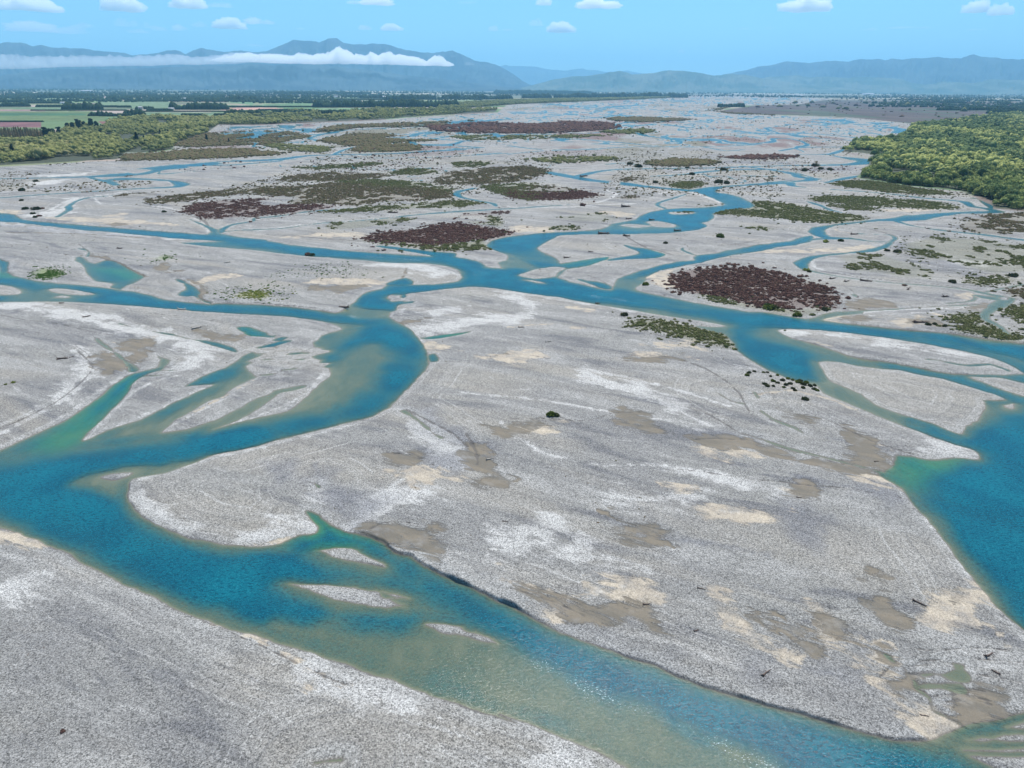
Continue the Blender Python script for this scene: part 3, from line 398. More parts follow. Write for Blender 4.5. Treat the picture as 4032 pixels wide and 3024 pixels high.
# thin traced features: p pale gravel streak, d scarp or groove, its damp and shade painted dark, s sand, c cream silt, m damp ground
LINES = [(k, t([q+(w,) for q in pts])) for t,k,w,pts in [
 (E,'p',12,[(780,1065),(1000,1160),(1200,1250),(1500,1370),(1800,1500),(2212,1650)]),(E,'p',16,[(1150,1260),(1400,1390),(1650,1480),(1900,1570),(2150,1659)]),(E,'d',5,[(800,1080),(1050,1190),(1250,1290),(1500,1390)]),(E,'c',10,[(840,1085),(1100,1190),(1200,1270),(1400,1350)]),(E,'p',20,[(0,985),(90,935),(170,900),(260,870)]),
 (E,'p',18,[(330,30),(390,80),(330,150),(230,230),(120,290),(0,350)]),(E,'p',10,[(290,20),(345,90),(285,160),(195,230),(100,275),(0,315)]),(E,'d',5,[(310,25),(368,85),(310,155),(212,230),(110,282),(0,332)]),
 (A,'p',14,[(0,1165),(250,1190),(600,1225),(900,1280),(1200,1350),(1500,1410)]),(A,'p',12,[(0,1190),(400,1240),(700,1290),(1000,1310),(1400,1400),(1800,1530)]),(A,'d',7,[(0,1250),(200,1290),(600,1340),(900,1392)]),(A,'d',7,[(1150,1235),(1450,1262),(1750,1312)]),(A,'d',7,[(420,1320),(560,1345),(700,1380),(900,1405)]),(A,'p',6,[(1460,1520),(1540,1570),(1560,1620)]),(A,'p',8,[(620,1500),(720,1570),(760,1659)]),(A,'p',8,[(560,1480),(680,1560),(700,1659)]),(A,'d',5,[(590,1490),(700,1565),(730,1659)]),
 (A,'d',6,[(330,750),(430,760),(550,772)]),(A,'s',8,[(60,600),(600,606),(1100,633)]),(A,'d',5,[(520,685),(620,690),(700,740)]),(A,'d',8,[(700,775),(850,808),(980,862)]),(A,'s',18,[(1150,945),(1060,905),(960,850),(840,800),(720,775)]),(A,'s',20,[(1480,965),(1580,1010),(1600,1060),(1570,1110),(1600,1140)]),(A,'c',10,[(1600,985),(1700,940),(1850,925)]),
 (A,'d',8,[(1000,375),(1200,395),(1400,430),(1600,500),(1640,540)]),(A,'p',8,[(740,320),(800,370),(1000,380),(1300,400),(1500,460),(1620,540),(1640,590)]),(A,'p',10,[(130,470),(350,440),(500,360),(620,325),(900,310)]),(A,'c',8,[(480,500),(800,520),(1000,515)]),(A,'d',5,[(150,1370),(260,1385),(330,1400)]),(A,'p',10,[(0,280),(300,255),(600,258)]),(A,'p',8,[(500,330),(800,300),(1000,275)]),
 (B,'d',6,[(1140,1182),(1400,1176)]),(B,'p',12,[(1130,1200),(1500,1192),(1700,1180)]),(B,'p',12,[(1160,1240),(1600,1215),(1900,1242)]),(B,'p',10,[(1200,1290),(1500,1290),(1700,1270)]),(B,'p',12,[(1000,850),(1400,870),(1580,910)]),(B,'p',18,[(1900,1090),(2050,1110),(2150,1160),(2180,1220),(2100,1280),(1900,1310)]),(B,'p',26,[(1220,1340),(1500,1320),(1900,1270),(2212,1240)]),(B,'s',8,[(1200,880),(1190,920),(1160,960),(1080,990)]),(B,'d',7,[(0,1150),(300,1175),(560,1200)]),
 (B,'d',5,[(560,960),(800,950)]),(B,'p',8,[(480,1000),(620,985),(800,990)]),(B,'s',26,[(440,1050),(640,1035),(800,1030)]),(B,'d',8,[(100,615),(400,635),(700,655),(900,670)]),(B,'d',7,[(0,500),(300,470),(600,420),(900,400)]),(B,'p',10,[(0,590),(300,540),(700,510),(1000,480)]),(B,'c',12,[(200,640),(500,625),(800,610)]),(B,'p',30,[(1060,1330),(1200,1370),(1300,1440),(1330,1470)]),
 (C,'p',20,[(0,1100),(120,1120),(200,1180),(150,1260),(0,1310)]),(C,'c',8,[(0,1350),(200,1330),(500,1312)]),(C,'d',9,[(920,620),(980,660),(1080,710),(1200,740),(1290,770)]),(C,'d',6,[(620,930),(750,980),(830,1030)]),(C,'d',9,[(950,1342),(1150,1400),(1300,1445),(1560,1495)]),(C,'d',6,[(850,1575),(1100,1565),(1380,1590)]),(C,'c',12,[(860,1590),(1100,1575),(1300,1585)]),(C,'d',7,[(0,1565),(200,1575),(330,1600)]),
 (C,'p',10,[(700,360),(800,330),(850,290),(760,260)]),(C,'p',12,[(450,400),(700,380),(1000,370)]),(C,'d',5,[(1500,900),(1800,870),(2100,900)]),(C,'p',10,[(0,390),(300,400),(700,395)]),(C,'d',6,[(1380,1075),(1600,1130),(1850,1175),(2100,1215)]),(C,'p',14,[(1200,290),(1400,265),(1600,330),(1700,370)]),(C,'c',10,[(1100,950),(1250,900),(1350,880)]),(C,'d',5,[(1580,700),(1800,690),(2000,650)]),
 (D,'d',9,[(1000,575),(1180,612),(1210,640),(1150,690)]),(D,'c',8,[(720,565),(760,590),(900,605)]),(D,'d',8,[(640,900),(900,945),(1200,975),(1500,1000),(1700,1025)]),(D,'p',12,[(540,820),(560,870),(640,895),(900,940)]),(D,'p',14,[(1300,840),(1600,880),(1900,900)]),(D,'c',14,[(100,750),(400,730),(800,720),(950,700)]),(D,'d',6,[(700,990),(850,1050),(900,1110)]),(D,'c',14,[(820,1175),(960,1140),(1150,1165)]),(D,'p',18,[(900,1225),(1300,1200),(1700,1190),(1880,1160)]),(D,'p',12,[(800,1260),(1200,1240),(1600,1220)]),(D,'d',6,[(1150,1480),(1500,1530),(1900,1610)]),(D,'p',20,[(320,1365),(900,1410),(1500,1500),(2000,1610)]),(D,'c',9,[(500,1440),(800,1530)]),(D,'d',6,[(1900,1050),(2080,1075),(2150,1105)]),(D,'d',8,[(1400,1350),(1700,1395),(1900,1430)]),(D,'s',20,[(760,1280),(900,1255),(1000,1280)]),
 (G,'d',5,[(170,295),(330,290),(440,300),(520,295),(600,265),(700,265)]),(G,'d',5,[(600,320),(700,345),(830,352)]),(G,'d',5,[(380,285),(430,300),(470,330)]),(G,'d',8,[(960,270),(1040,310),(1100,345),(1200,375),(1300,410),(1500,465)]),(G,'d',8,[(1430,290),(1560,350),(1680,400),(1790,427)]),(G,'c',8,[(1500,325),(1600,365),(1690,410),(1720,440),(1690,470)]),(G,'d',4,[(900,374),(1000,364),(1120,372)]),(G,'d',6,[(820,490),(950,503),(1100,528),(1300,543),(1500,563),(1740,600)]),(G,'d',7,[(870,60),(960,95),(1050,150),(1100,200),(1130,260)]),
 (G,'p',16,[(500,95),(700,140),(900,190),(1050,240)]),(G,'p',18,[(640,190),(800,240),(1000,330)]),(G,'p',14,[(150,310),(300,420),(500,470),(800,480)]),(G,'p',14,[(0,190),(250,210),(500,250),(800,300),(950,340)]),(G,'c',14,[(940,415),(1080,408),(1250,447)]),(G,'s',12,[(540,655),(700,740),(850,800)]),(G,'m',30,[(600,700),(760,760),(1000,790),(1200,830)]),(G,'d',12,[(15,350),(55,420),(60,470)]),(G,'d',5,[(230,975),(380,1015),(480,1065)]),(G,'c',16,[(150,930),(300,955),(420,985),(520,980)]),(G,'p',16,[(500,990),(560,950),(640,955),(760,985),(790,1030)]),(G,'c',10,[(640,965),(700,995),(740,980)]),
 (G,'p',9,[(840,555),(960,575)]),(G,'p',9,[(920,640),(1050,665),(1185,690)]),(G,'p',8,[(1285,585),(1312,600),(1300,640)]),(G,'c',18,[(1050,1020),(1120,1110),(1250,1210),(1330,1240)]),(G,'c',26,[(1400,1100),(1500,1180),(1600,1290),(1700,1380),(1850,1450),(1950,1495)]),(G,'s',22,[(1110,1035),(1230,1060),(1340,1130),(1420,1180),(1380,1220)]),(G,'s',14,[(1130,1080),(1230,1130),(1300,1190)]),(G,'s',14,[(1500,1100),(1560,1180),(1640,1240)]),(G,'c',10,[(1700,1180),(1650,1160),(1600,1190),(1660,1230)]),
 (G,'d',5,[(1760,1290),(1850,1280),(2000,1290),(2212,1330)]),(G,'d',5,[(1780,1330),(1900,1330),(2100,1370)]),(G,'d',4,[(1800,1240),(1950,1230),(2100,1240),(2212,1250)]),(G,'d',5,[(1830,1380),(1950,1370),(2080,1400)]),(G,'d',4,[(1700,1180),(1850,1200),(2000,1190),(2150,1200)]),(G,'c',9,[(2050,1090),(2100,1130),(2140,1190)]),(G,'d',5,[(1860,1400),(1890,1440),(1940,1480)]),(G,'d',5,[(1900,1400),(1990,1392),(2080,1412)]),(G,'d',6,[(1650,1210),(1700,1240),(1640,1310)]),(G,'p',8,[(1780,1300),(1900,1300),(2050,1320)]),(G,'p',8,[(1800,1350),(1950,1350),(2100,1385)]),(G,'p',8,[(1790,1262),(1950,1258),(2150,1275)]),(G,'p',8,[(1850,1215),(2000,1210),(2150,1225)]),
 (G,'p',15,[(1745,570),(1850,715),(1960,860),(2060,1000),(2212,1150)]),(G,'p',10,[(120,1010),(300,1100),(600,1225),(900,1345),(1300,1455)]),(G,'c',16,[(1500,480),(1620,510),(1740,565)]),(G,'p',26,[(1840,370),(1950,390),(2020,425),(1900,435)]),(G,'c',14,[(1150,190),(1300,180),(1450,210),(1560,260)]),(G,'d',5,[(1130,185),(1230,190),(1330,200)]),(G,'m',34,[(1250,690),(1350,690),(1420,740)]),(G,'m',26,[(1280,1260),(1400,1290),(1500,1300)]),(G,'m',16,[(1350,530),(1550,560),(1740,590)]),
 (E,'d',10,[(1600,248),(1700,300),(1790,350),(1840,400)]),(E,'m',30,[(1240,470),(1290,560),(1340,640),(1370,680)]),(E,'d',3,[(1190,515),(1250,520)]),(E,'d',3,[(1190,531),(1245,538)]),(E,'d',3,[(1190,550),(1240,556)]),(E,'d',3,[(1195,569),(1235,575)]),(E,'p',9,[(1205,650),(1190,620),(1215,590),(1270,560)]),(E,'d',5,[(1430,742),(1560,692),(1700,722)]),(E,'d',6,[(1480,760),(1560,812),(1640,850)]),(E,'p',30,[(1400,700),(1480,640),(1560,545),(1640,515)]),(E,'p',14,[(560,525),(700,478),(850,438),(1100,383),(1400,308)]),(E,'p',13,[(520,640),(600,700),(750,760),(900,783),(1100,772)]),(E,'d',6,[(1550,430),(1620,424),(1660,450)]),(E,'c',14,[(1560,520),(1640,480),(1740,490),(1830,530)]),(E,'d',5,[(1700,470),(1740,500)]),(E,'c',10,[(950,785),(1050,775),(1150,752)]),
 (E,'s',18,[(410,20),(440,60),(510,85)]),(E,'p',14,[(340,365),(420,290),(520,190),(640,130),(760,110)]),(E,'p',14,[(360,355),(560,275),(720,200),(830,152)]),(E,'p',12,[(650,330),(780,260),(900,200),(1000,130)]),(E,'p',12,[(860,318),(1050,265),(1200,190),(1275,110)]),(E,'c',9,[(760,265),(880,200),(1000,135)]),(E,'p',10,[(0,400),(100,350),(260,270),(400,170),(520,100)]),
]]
for _t,_w,_p in [(E,3.2,[(1005,14),(1100,10),(1190,4)]),(E,3.2,[(1000,30),(1110,28),(1210,26)]),(E,3.4,[(990,50),(1100,52),(1195,50)]),(E,3.2,[(985,68),(1090,72),(1190,70)]),(E,3.6,[(960,92),(1060,94),(1160,88)]),(E,3.4,[(950,108),(1040,112),(1130,106)]),(E,3.,[(1090,178),(1150,172),(1190,160)]),(E,3.,[(620,95),(700,92)]),(E,3.,[(560,118),(640,112)]),(G,3.5,[(1760,1296),(1850,1290),(1960,1296)]),(G,3.5,[(1790,1340),(1880,1338),(1960,1350)]),(G,3.,[(1755,1262),(1840,1250),(1930,1246)]),(D,8,[(1440,1590),(1560,1600)]),(D,8,[(1440,1630),(1600,1640)]),(B,7,[(1130,1166),(1280,1160)]),(B,6,[(1140,1150),(1240,1142)]),
   (FM,7,[(-200,735),(300,730),(800,715),(1300,712),(1700,700),(2212,672)]),(FM,6,[(0,712),(500,705),(1000,690)]),(FM,8,[(700,680),(760,650),(860,620)]),(FM,7,[(210,585),(420,570),(560,560),(480,540),(620,500),(800,470),(1000,460),(1300,440),(1700,410),(2212,372)]),(FM,8,[(1540,540),(1700,555),(1980,570)]),(FM,10,[(1510,600),(1700,605),(1980,622),(1700,632)]),(FM,8,[(1800,672),(1950,680),(2150,668)]),(FM,6,[(1180,500),(1350,510),(1500,520)]),(FM,5,[(1700,450),(2212,440)]),
   (FR,8,[(380,560),(560,545),(700,555),(860,570),(1050,585),(1200,600),(1290,606)]),(FR,7,[(0,605),(300,640),(700,635),(1100,615),(1500,618),(1900,610),(2212,590)]),(FR,6,[(0,680),(300,650),(800,640)]),(FR,6,[(1050,440),(1300,415),(1450,430),(1600,450),(1900,465),(2212,500)]),(FR,9,[(1980,485),(2100,490),(2300,500)]),(FR,5,[(1600,520),(2000,515),(2212,540)]),(FR,6,[(500,370),(700,365),(900,350)]),(FR,5,[(1500,340),(1700,350),(1900,345)]),(FR,6,[(1700,615),(1900,650),(2050,640)]),(FR,5,[(800,280),(1000,260),(1200,250)]),(FR,5,[(300,240),(700,270),(1100,285)]),(FR,6,[(1100,765),(1000,755),(850,770)]),
   (FX,8,[(150,630),(300,605),(500,598),(700,600)]),(FX,10,[(700,620),(560,660),(300,660)]),(FX,8,[(600,670),(740,700),(820,715)]),(FX,7,[(0,490),(300,480),(600,500),(900,530)]),(FX,7,[(400,380),(600,400),(900,410)]),(FX,12,[(1060,430),(1180,450),(1140,480)]),(FX,7,[(300,750),(600,745),(900,740)]),(FX,7,[(150,800),(300,820),(460,870),(300,890),(100,900)])]:
    STREAMS.append(_t([q+(_w,) for q in _p]))
# ------------------------------------------------------------------ distance to water, heights, surface masks
SD = np.full((NR,NC), 25.0, np.float32)
def union(S, ws): S[ws[0]] = np.minimum(S[ws[0]], ws[1])
def cutout(S, ws): S[ws[0]] = np.maximum(S[ws[0]], -ws[1])
def over(S, ws, k=1.): S[ws[0]] = np.maximum(S[ws[0]], k*ws[1])
for w in WATER: union(SD, sdf_poly(w))
for w in BARS: cutout(SD, sdf_poly(w))
for w in PONDS: union(SD, sdf_poly(w, 25))
for w in STREAMS: union(SD, sdf_stroke(w, 12))
for w in BARS2: cutout(SD, sdf_poly(w, 25))
bed_sd = full(sdf_poly(BEDPOLY, 60, 1), 60)
# flow-aligned coordinates: along the valley and across it
fa = math.radians(17); FXc = X*math.cos(fa)-Y*math.sin(fa); FYc = X*math.sin(fa)+Y*math.cos(fa)
# far braids: too many thin channels to trace
far = sm(900, 1500, Y)*sm(-5, -40, bed_sd)
wx = FXc+70*fbm(FXc/200, FYc/300, 40, 3)
n1 = np.abs(fbm(wx/130, FYc/330, 41, 4)); n2 = np.abs(fbm(wx/60+9, FYc/190, 51, 4)); n3 = np.abs(fbm(wx/260+3, FYc/700, 61, 4))
br = np.minimum(np.minimum((n1-.045)*130, (n2-.03)*60), (n3-.045)*260)
mid = sm(560, 900, Y)*(1-far)*sm(-5,-40,bed_sd)
br2 = np.minimum((n1-.014)*190, (n2-.006)*110)
SD = np.where(far>.05, np.minimum(SD, br+(1-far)*25), SD)
SD = np.where(mid>.3, np.minimum(SD, br2+(1-mid)*12), SD)
rag = 1.0*fbm(X/9, Y/9, 3, 3)+.35*fbm(X/2.2, Y/2.2, 8, 2)
fing = vn((X*.80+Y*.6)/14, (X*-.6+Y*.8)/2.6, 77)          # finger-like tails on the inner bends
fingmask = np.zeros((NR,NC), np.float32)
for p in (E([(930,-60),(1330,-20),(1320,120),(1150,200),(1000,160),(960,60)]), G([(1740,1180),(2212,1180),(2300,1400),(1900,1380),(1760,1300)]), B([(1100,1080),(1300,1070),(1250,1300),(1060,1240)])): over(fingmask, soft(p,3,1))
rag = rag*(.55+.45*sm(300,600,Y))
SD = SD+(rag-.05)*np.where(Y>1500, 2.2, 1.0)+fingmask*fing*2.2
SD = SD.astype(np.float32)
shal = np.zeros((NR,NC), np.float32)
for p,f,k in SHALLOW: over(shal, soft(p, f, 2.5, 12, 91), k)
grn = np.zeros((NR,NC), np.float32)
for p,f in GREEN: over(grn, soft(p, f, 1.5, 8, 93))
rif_glint = np.zeros((NR,NC), np.float32)
for p,f,k in RIFFLE_GLINT: over(rif_glint, soft(p, f, 2, 7, 95), k)
far_sh = sm(700, 1600, Y)
wd = np.maximum(-SD, 0)
depth = 2.6*(1-np.exp(-wd/(4.5+5*shal)))*(1-shal*.95)*(1-.3*sm(900,2200,Y))
depth = depth*(.85+.45*fbm((X*.80-Y*.6)/60, (X*.6+Y*.8)/16, 15, 4)).clip(.1,2)+.06*sm(0,1,wd)
depth = np.where(wd>0, np.maximum(depth+.05*fbm(X/2,Y/5,16,2)*sm(0,2,wd), .03*sm(0,.5,wd)+.005), 0)
cut = np.zeros((NR,NC), np.float32)
for p,hh in CUTS:
    w, _ = stroke_world([q+(1,) for q in p]); r0,r1,c0,c1 = window(w,14); d_ = np.full((r1-r0,c1-c0), 14., np.float32)
    for i in range(len(w)-1): seg_update(d_, w[i], w[i+1], 14, off=(r0,c0))
    over(cut, ((slice(r0,r1),slice(c0,c1)), (1-sm(3, 11, d_)).astype(np.float32)), hh*.36)
land = np.maximum(SD, 0)
gentle = .55*(1-np.exp(-land/9))+.25*(1-np.exp(-land/2.5))+.22*fbm(X/45, Y/45, 21, 3)*sm(1,12,land)+.05*fbm(X/7, Y/7, 25, 3)*sm(.5,4,land)
steep = sm(.05, .55, land)
Z = np.where(SD>0, gentle+cut*(.75+.5*fbm(X/6,Y/6,66,3))*steep*(1-.35*sm(3,22,land)), -depth).astype(np.float32)
Z = np.where(SD>0, np.maximum(Z, .02+.1*sm(0,1,land)), Z)

masks = {}
for nm, lst, f in (('sand',SAND,4.5),('cream',CREAM,5.5),('pale',PALE,6),('damp',DAMP,7)):
    m = np.zeros((NR,NC), np.float32)
    for q in lst: over(m, soft(q, f, f*1.1, 9, 30+len(nm)))
    masks[nm] = m
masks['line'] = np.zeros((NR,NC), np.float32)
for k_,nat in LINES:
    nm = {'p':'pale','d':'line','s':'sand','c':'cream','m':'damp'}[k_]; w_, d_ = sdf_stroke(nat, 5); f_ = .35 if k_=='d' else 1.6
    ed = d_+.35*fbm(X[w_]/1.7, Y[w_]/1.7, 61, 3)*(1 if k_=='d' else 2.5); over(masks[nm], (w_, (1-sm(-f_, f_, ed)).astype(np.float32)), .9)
Z = Z-.22*masks['line']*sm(.5,2,land)
Z = Z-.3*masks['sand']*sm(2,8,land)
veg = np.zeros((NR,NC)); vcol = np.zeros((NR,NC,3))
for p,k,dn,_l in SCRUB:
    if dn < .25: continue
    w_, m = soft(p, 3, 2.5, 9, 33); m = m*min(1, dn*1.1)
    cc = np.array({'maroon':(.12,.08,.066),'olive':(.145,.145,.085),'brownolive':(.145,.125,.085),'green':(.18,.22,.09),'yellow':(.3,.3,.14)}[k])
    sel = m>veg[w_]; vcol[w_][sel] = cc; veg[w_] = np.maximum(veg[w_], m*.82)
# far bed: scrub-covered bars between the braids
fs = sm(.1, .4, fbm(wx/120+40, FYc/260, 71, 5)-.15*(1-sm(900,1300,Y)))*sm(3, 8, SD)*sm(900, 1400, Y)*sm(-5,-30,bed_sd)
fk = fbm(X/300, Y/900, 73, 2)
sel = fs*.75>veg; vcol[sel] = np.where(fk[sel,None]>.1, np.array((.13,.075,.065)), np.array((.13,.12,.075))); veg = np.maximum(veg, fs*.8)
near_fs = sm(.2,.5, fbm(wx/70+4, FYc/120, 75, 5))*sm(3,8,SD)*sm(480,800,Y)*(1-sm(1200,1500,Y))*.35
sel = near_fs>veg; vcol[sel] = (.2,.18,.13); veg = np.maximum(veg, near_fs)

# land off the river bed: farmland to the left, brown scrub plain to the right
out = sm(-4, 4, bed_sd)
fld = np.zeros((NR,NC,3)); gy = np.floor((Y+90*vn(X/900,Y/2000,3))/260); gx = np.floor((X+hash2(gy,gy*0,5)*600)/(380+300*hash2(gy,gy*0+1,6)))
hh = hash2(gx,gy,9); pal = np.array([(.11,.17,.07),(.08,.14,.055),(.19,.21,.11),(.28,.23,.17),(.16,.12,.10),(.14,.2,.085),(.10,.13,.07),(.33,.27,.22)])
fld = pal[(hh*7.99).astype(int)]*(.93+.12*vn(X/3, Y/60, 12)[...,None])
for p,c in FIELDS:
    w_, s_ = sdf_poly(p, 12, 1); m = (1-sm(-1,1,s_))[...,None]; fld[w_] = fld[w_]*(1-m)+np.array(c)*(.66,.56,.72)*(.9+.25*fbm(X[w_]/25,Y[w_]/90,44,3))[...,None]*m
pr = (1-sm(-20, 20, full(sdf_poly(PLAINR, 60, 1), 60)))[...,None]
pc = np.array((.066,.052,.048))*(1+.35*fbm(X/60, Y/200, 17, 4))[...,None]+np.array((-.01,.02,.0))*sm(0,.6,fbm(X/150,Y/500,18,3))[...,None]
pc = np.where((X>900)[...,None] | (pr>0), pc, pc)
right = sm(0, 400, X-(.28*Y+200))[...,None]
fld = fld*(1-np.maximum(pr,right))+pc*np.maximum(pr,right)
ff = sm(5500, 9000, Y)[...,None]
fld = fld*(1-ff)+ff*(np.array((.1,.12,.09))+np.array((.22,.18,.14))*sm(.25,.5,fbm(X/1500, Y/900, 19, 3))[...,None])
wf = np.zeros((NR,NC), np.float32)
for wp in (WOODL, WOODM, WOODR): w_, s_ = sdf_poly(wp, 10, 1); over(wf, (w_, 1-sm(-3, 4, s_)))
fld = fld*(1-wf[...,None])+np.array((.05,.058,.035))*wf[...,None]
out = np.maximum(out, wf)
veg = veg*(1-out)
Z = np.where(out>.02, Z+.3*out, Z)
Z = np.where((out>.5)&(Z<.1), .3, Z)

def grid_mesh(name, keep, z, attrs, mat):
    idx = np.full(NR*NC, -1, np.int64); kk = keep.ravel(); idx[kk] = np.arange(kk.sum())
    i = (np.arange(NR-1)[:,None]*NC+np.arange(NC-1)[None,:])
    q = np.stack([i, i+1, i+NC+1, i+NC], -1).reshape(-1,4)
    q = q[kk[q].all(1)]; q = idx[q][:, ::-1]
    V = np.stack([X.ravel()[kk], Y.ravel()[kk], z.ravel()[kk]], 1).astype(np.float32)
    return raw_mesh(name, V, q, mat, {k: v.reshape(NR*NC,-1)[kk] for k,v in attrs.items()}, True)
def raw_mesh(name, V, Fc, mat, attrs=None, smooth_=False):
    me = bpy.data.meshes.new(name); n = Fc.shape[1]
    me.vertices.add(len(V)); me.vertices.foreach_set('co', np.ascontiguousarray(V, np.float32).ravel())
    me.loops.add(Fc.size); me.loops.foreach_set('vertex_index', np.ascontiguousarray(Fc, np.int32).ravel())
    me.polygons.add(len(Fc)); me.polygons.foreach_set('loop_start', np.arange(0, Fc.size, n, dtype=np.int32))
    me.polygons.foreach_set('loop_total', np.full(len(Fc), n, np.int32))
    me.update(calc_edges=True)
    if smooth_: me.polygons.foreach_set('use_smooth', np.ones(len(Fc), bool))
    for k,v in (attrs or {}).items():
        if v.ndim==1 or v.shape[1]==1:
            at = me.attributes.new(k, 'FLOAT', 'POINT'); at.data.foreach_set('value', np.ascontiguousarray(v, np.float32).ravel())
        else:
            at = me.attributes.new(k, 'FLOAT_COLOR', 'POINT'); at.data.foreach_set('color', np.ascontiguousarray(v, np.float32).ravel())
    if mat: me.materials.append(mat)
    return me
def link(name, me, parent=None, loc=None, **props):
    o = bpy.data.objects.new(name, me); COL.objects.link(o)
    if parent: o.parent = parent
    if loc is not None: o.location = loc
    for k,v in props.items(): o[k] = v
    return o
def ground_z(x, y):
    r = np.clip(np.searchsorted(YrN, -np.asarray(y)), 1, NR-1); u = np.asarray(x)/Kr[r]
    c = np.clip(np.searchsorted(a, u), 0, NC-1); return Z[r,c], SD[r,c], out[r,c]

# ------------------------------------------------------------------ materials
def mat_new(name):
    m = bpy.data.materials.new(name); m.use_nodes = True; nt = m.node_tree; nt.nodes.clear()
    return m, nt
class N:
    def __init__(s, nt): s.nt = nt
    def __call__(s, t, **kw):
        n = s.nt.nodes.new(t)
        for k,v in kw.items():
            if k.startswith('_'): setattr(n, k[1:], v)
            else:
                key = int(k[1:]) if k[0]=='i' and k[1:].isdigit() else k.replace('__',' ')
                inp = n.inputs[key]
                if isinstance(v, bpy.types.NodeSocket): s.nt.links.new(v, inp)
                else: inp.default_value = v
        return n
    def math(s, op, a_, b_=0.0, c_=None, clamp=False):
        n = s.nt.nodes.new('ShaderNodeMath'); n.operation = op; n.use_clamp = clamp
        for i,v in enumerate((a_, b_)+(() if c_ is None else (c_,))):
            if isinstance(v, bpy.types.NodeSocket): s.nt.links.new(v, n.inputs[i])
            else: n.inputs[i].default_value = v
        return n.outputs[0]
    def mix(s, f, x, y, blend='MIX'):
        n = s.nt.nodes.new('ShaderNodeMix'); n.data_type = 'RGBA'; n.blend_type = blend; n.clamp_factor = True
        for i,v in ((0,f),(6,x),(7,y)):
            if isinstance(v, bpy.types.NodeSocket): s.nt.links.new(v, n.inputs[i])
            else: n.inputs[i].default_value = v if i==0 else (tuple(v)+(1,))[:4]
        return n.outputs[2]
    def step(s, v, e0, e1, o0=0., o1=1.):
        n = s.nt.nodes.new('ShaderNodeMapRange'); n.interpolation_type = 'SMOOTHSTEP'
        s.nt.links.new(v, n.inputs[0])
        for i,q in enumerate((e0,e1,o0,o1)): n.inputs[i+1].default_value = q
        return n.outputs[0]
    def noise(s, vec, scale, detail=4, rough=.55, dist=0.):
        n = s('ShaderNodeTexNoise', Vector=vec, Scale=scale, Detail=float(detail), Roughness=rough, Distortion=dist); return n.outputs[0]
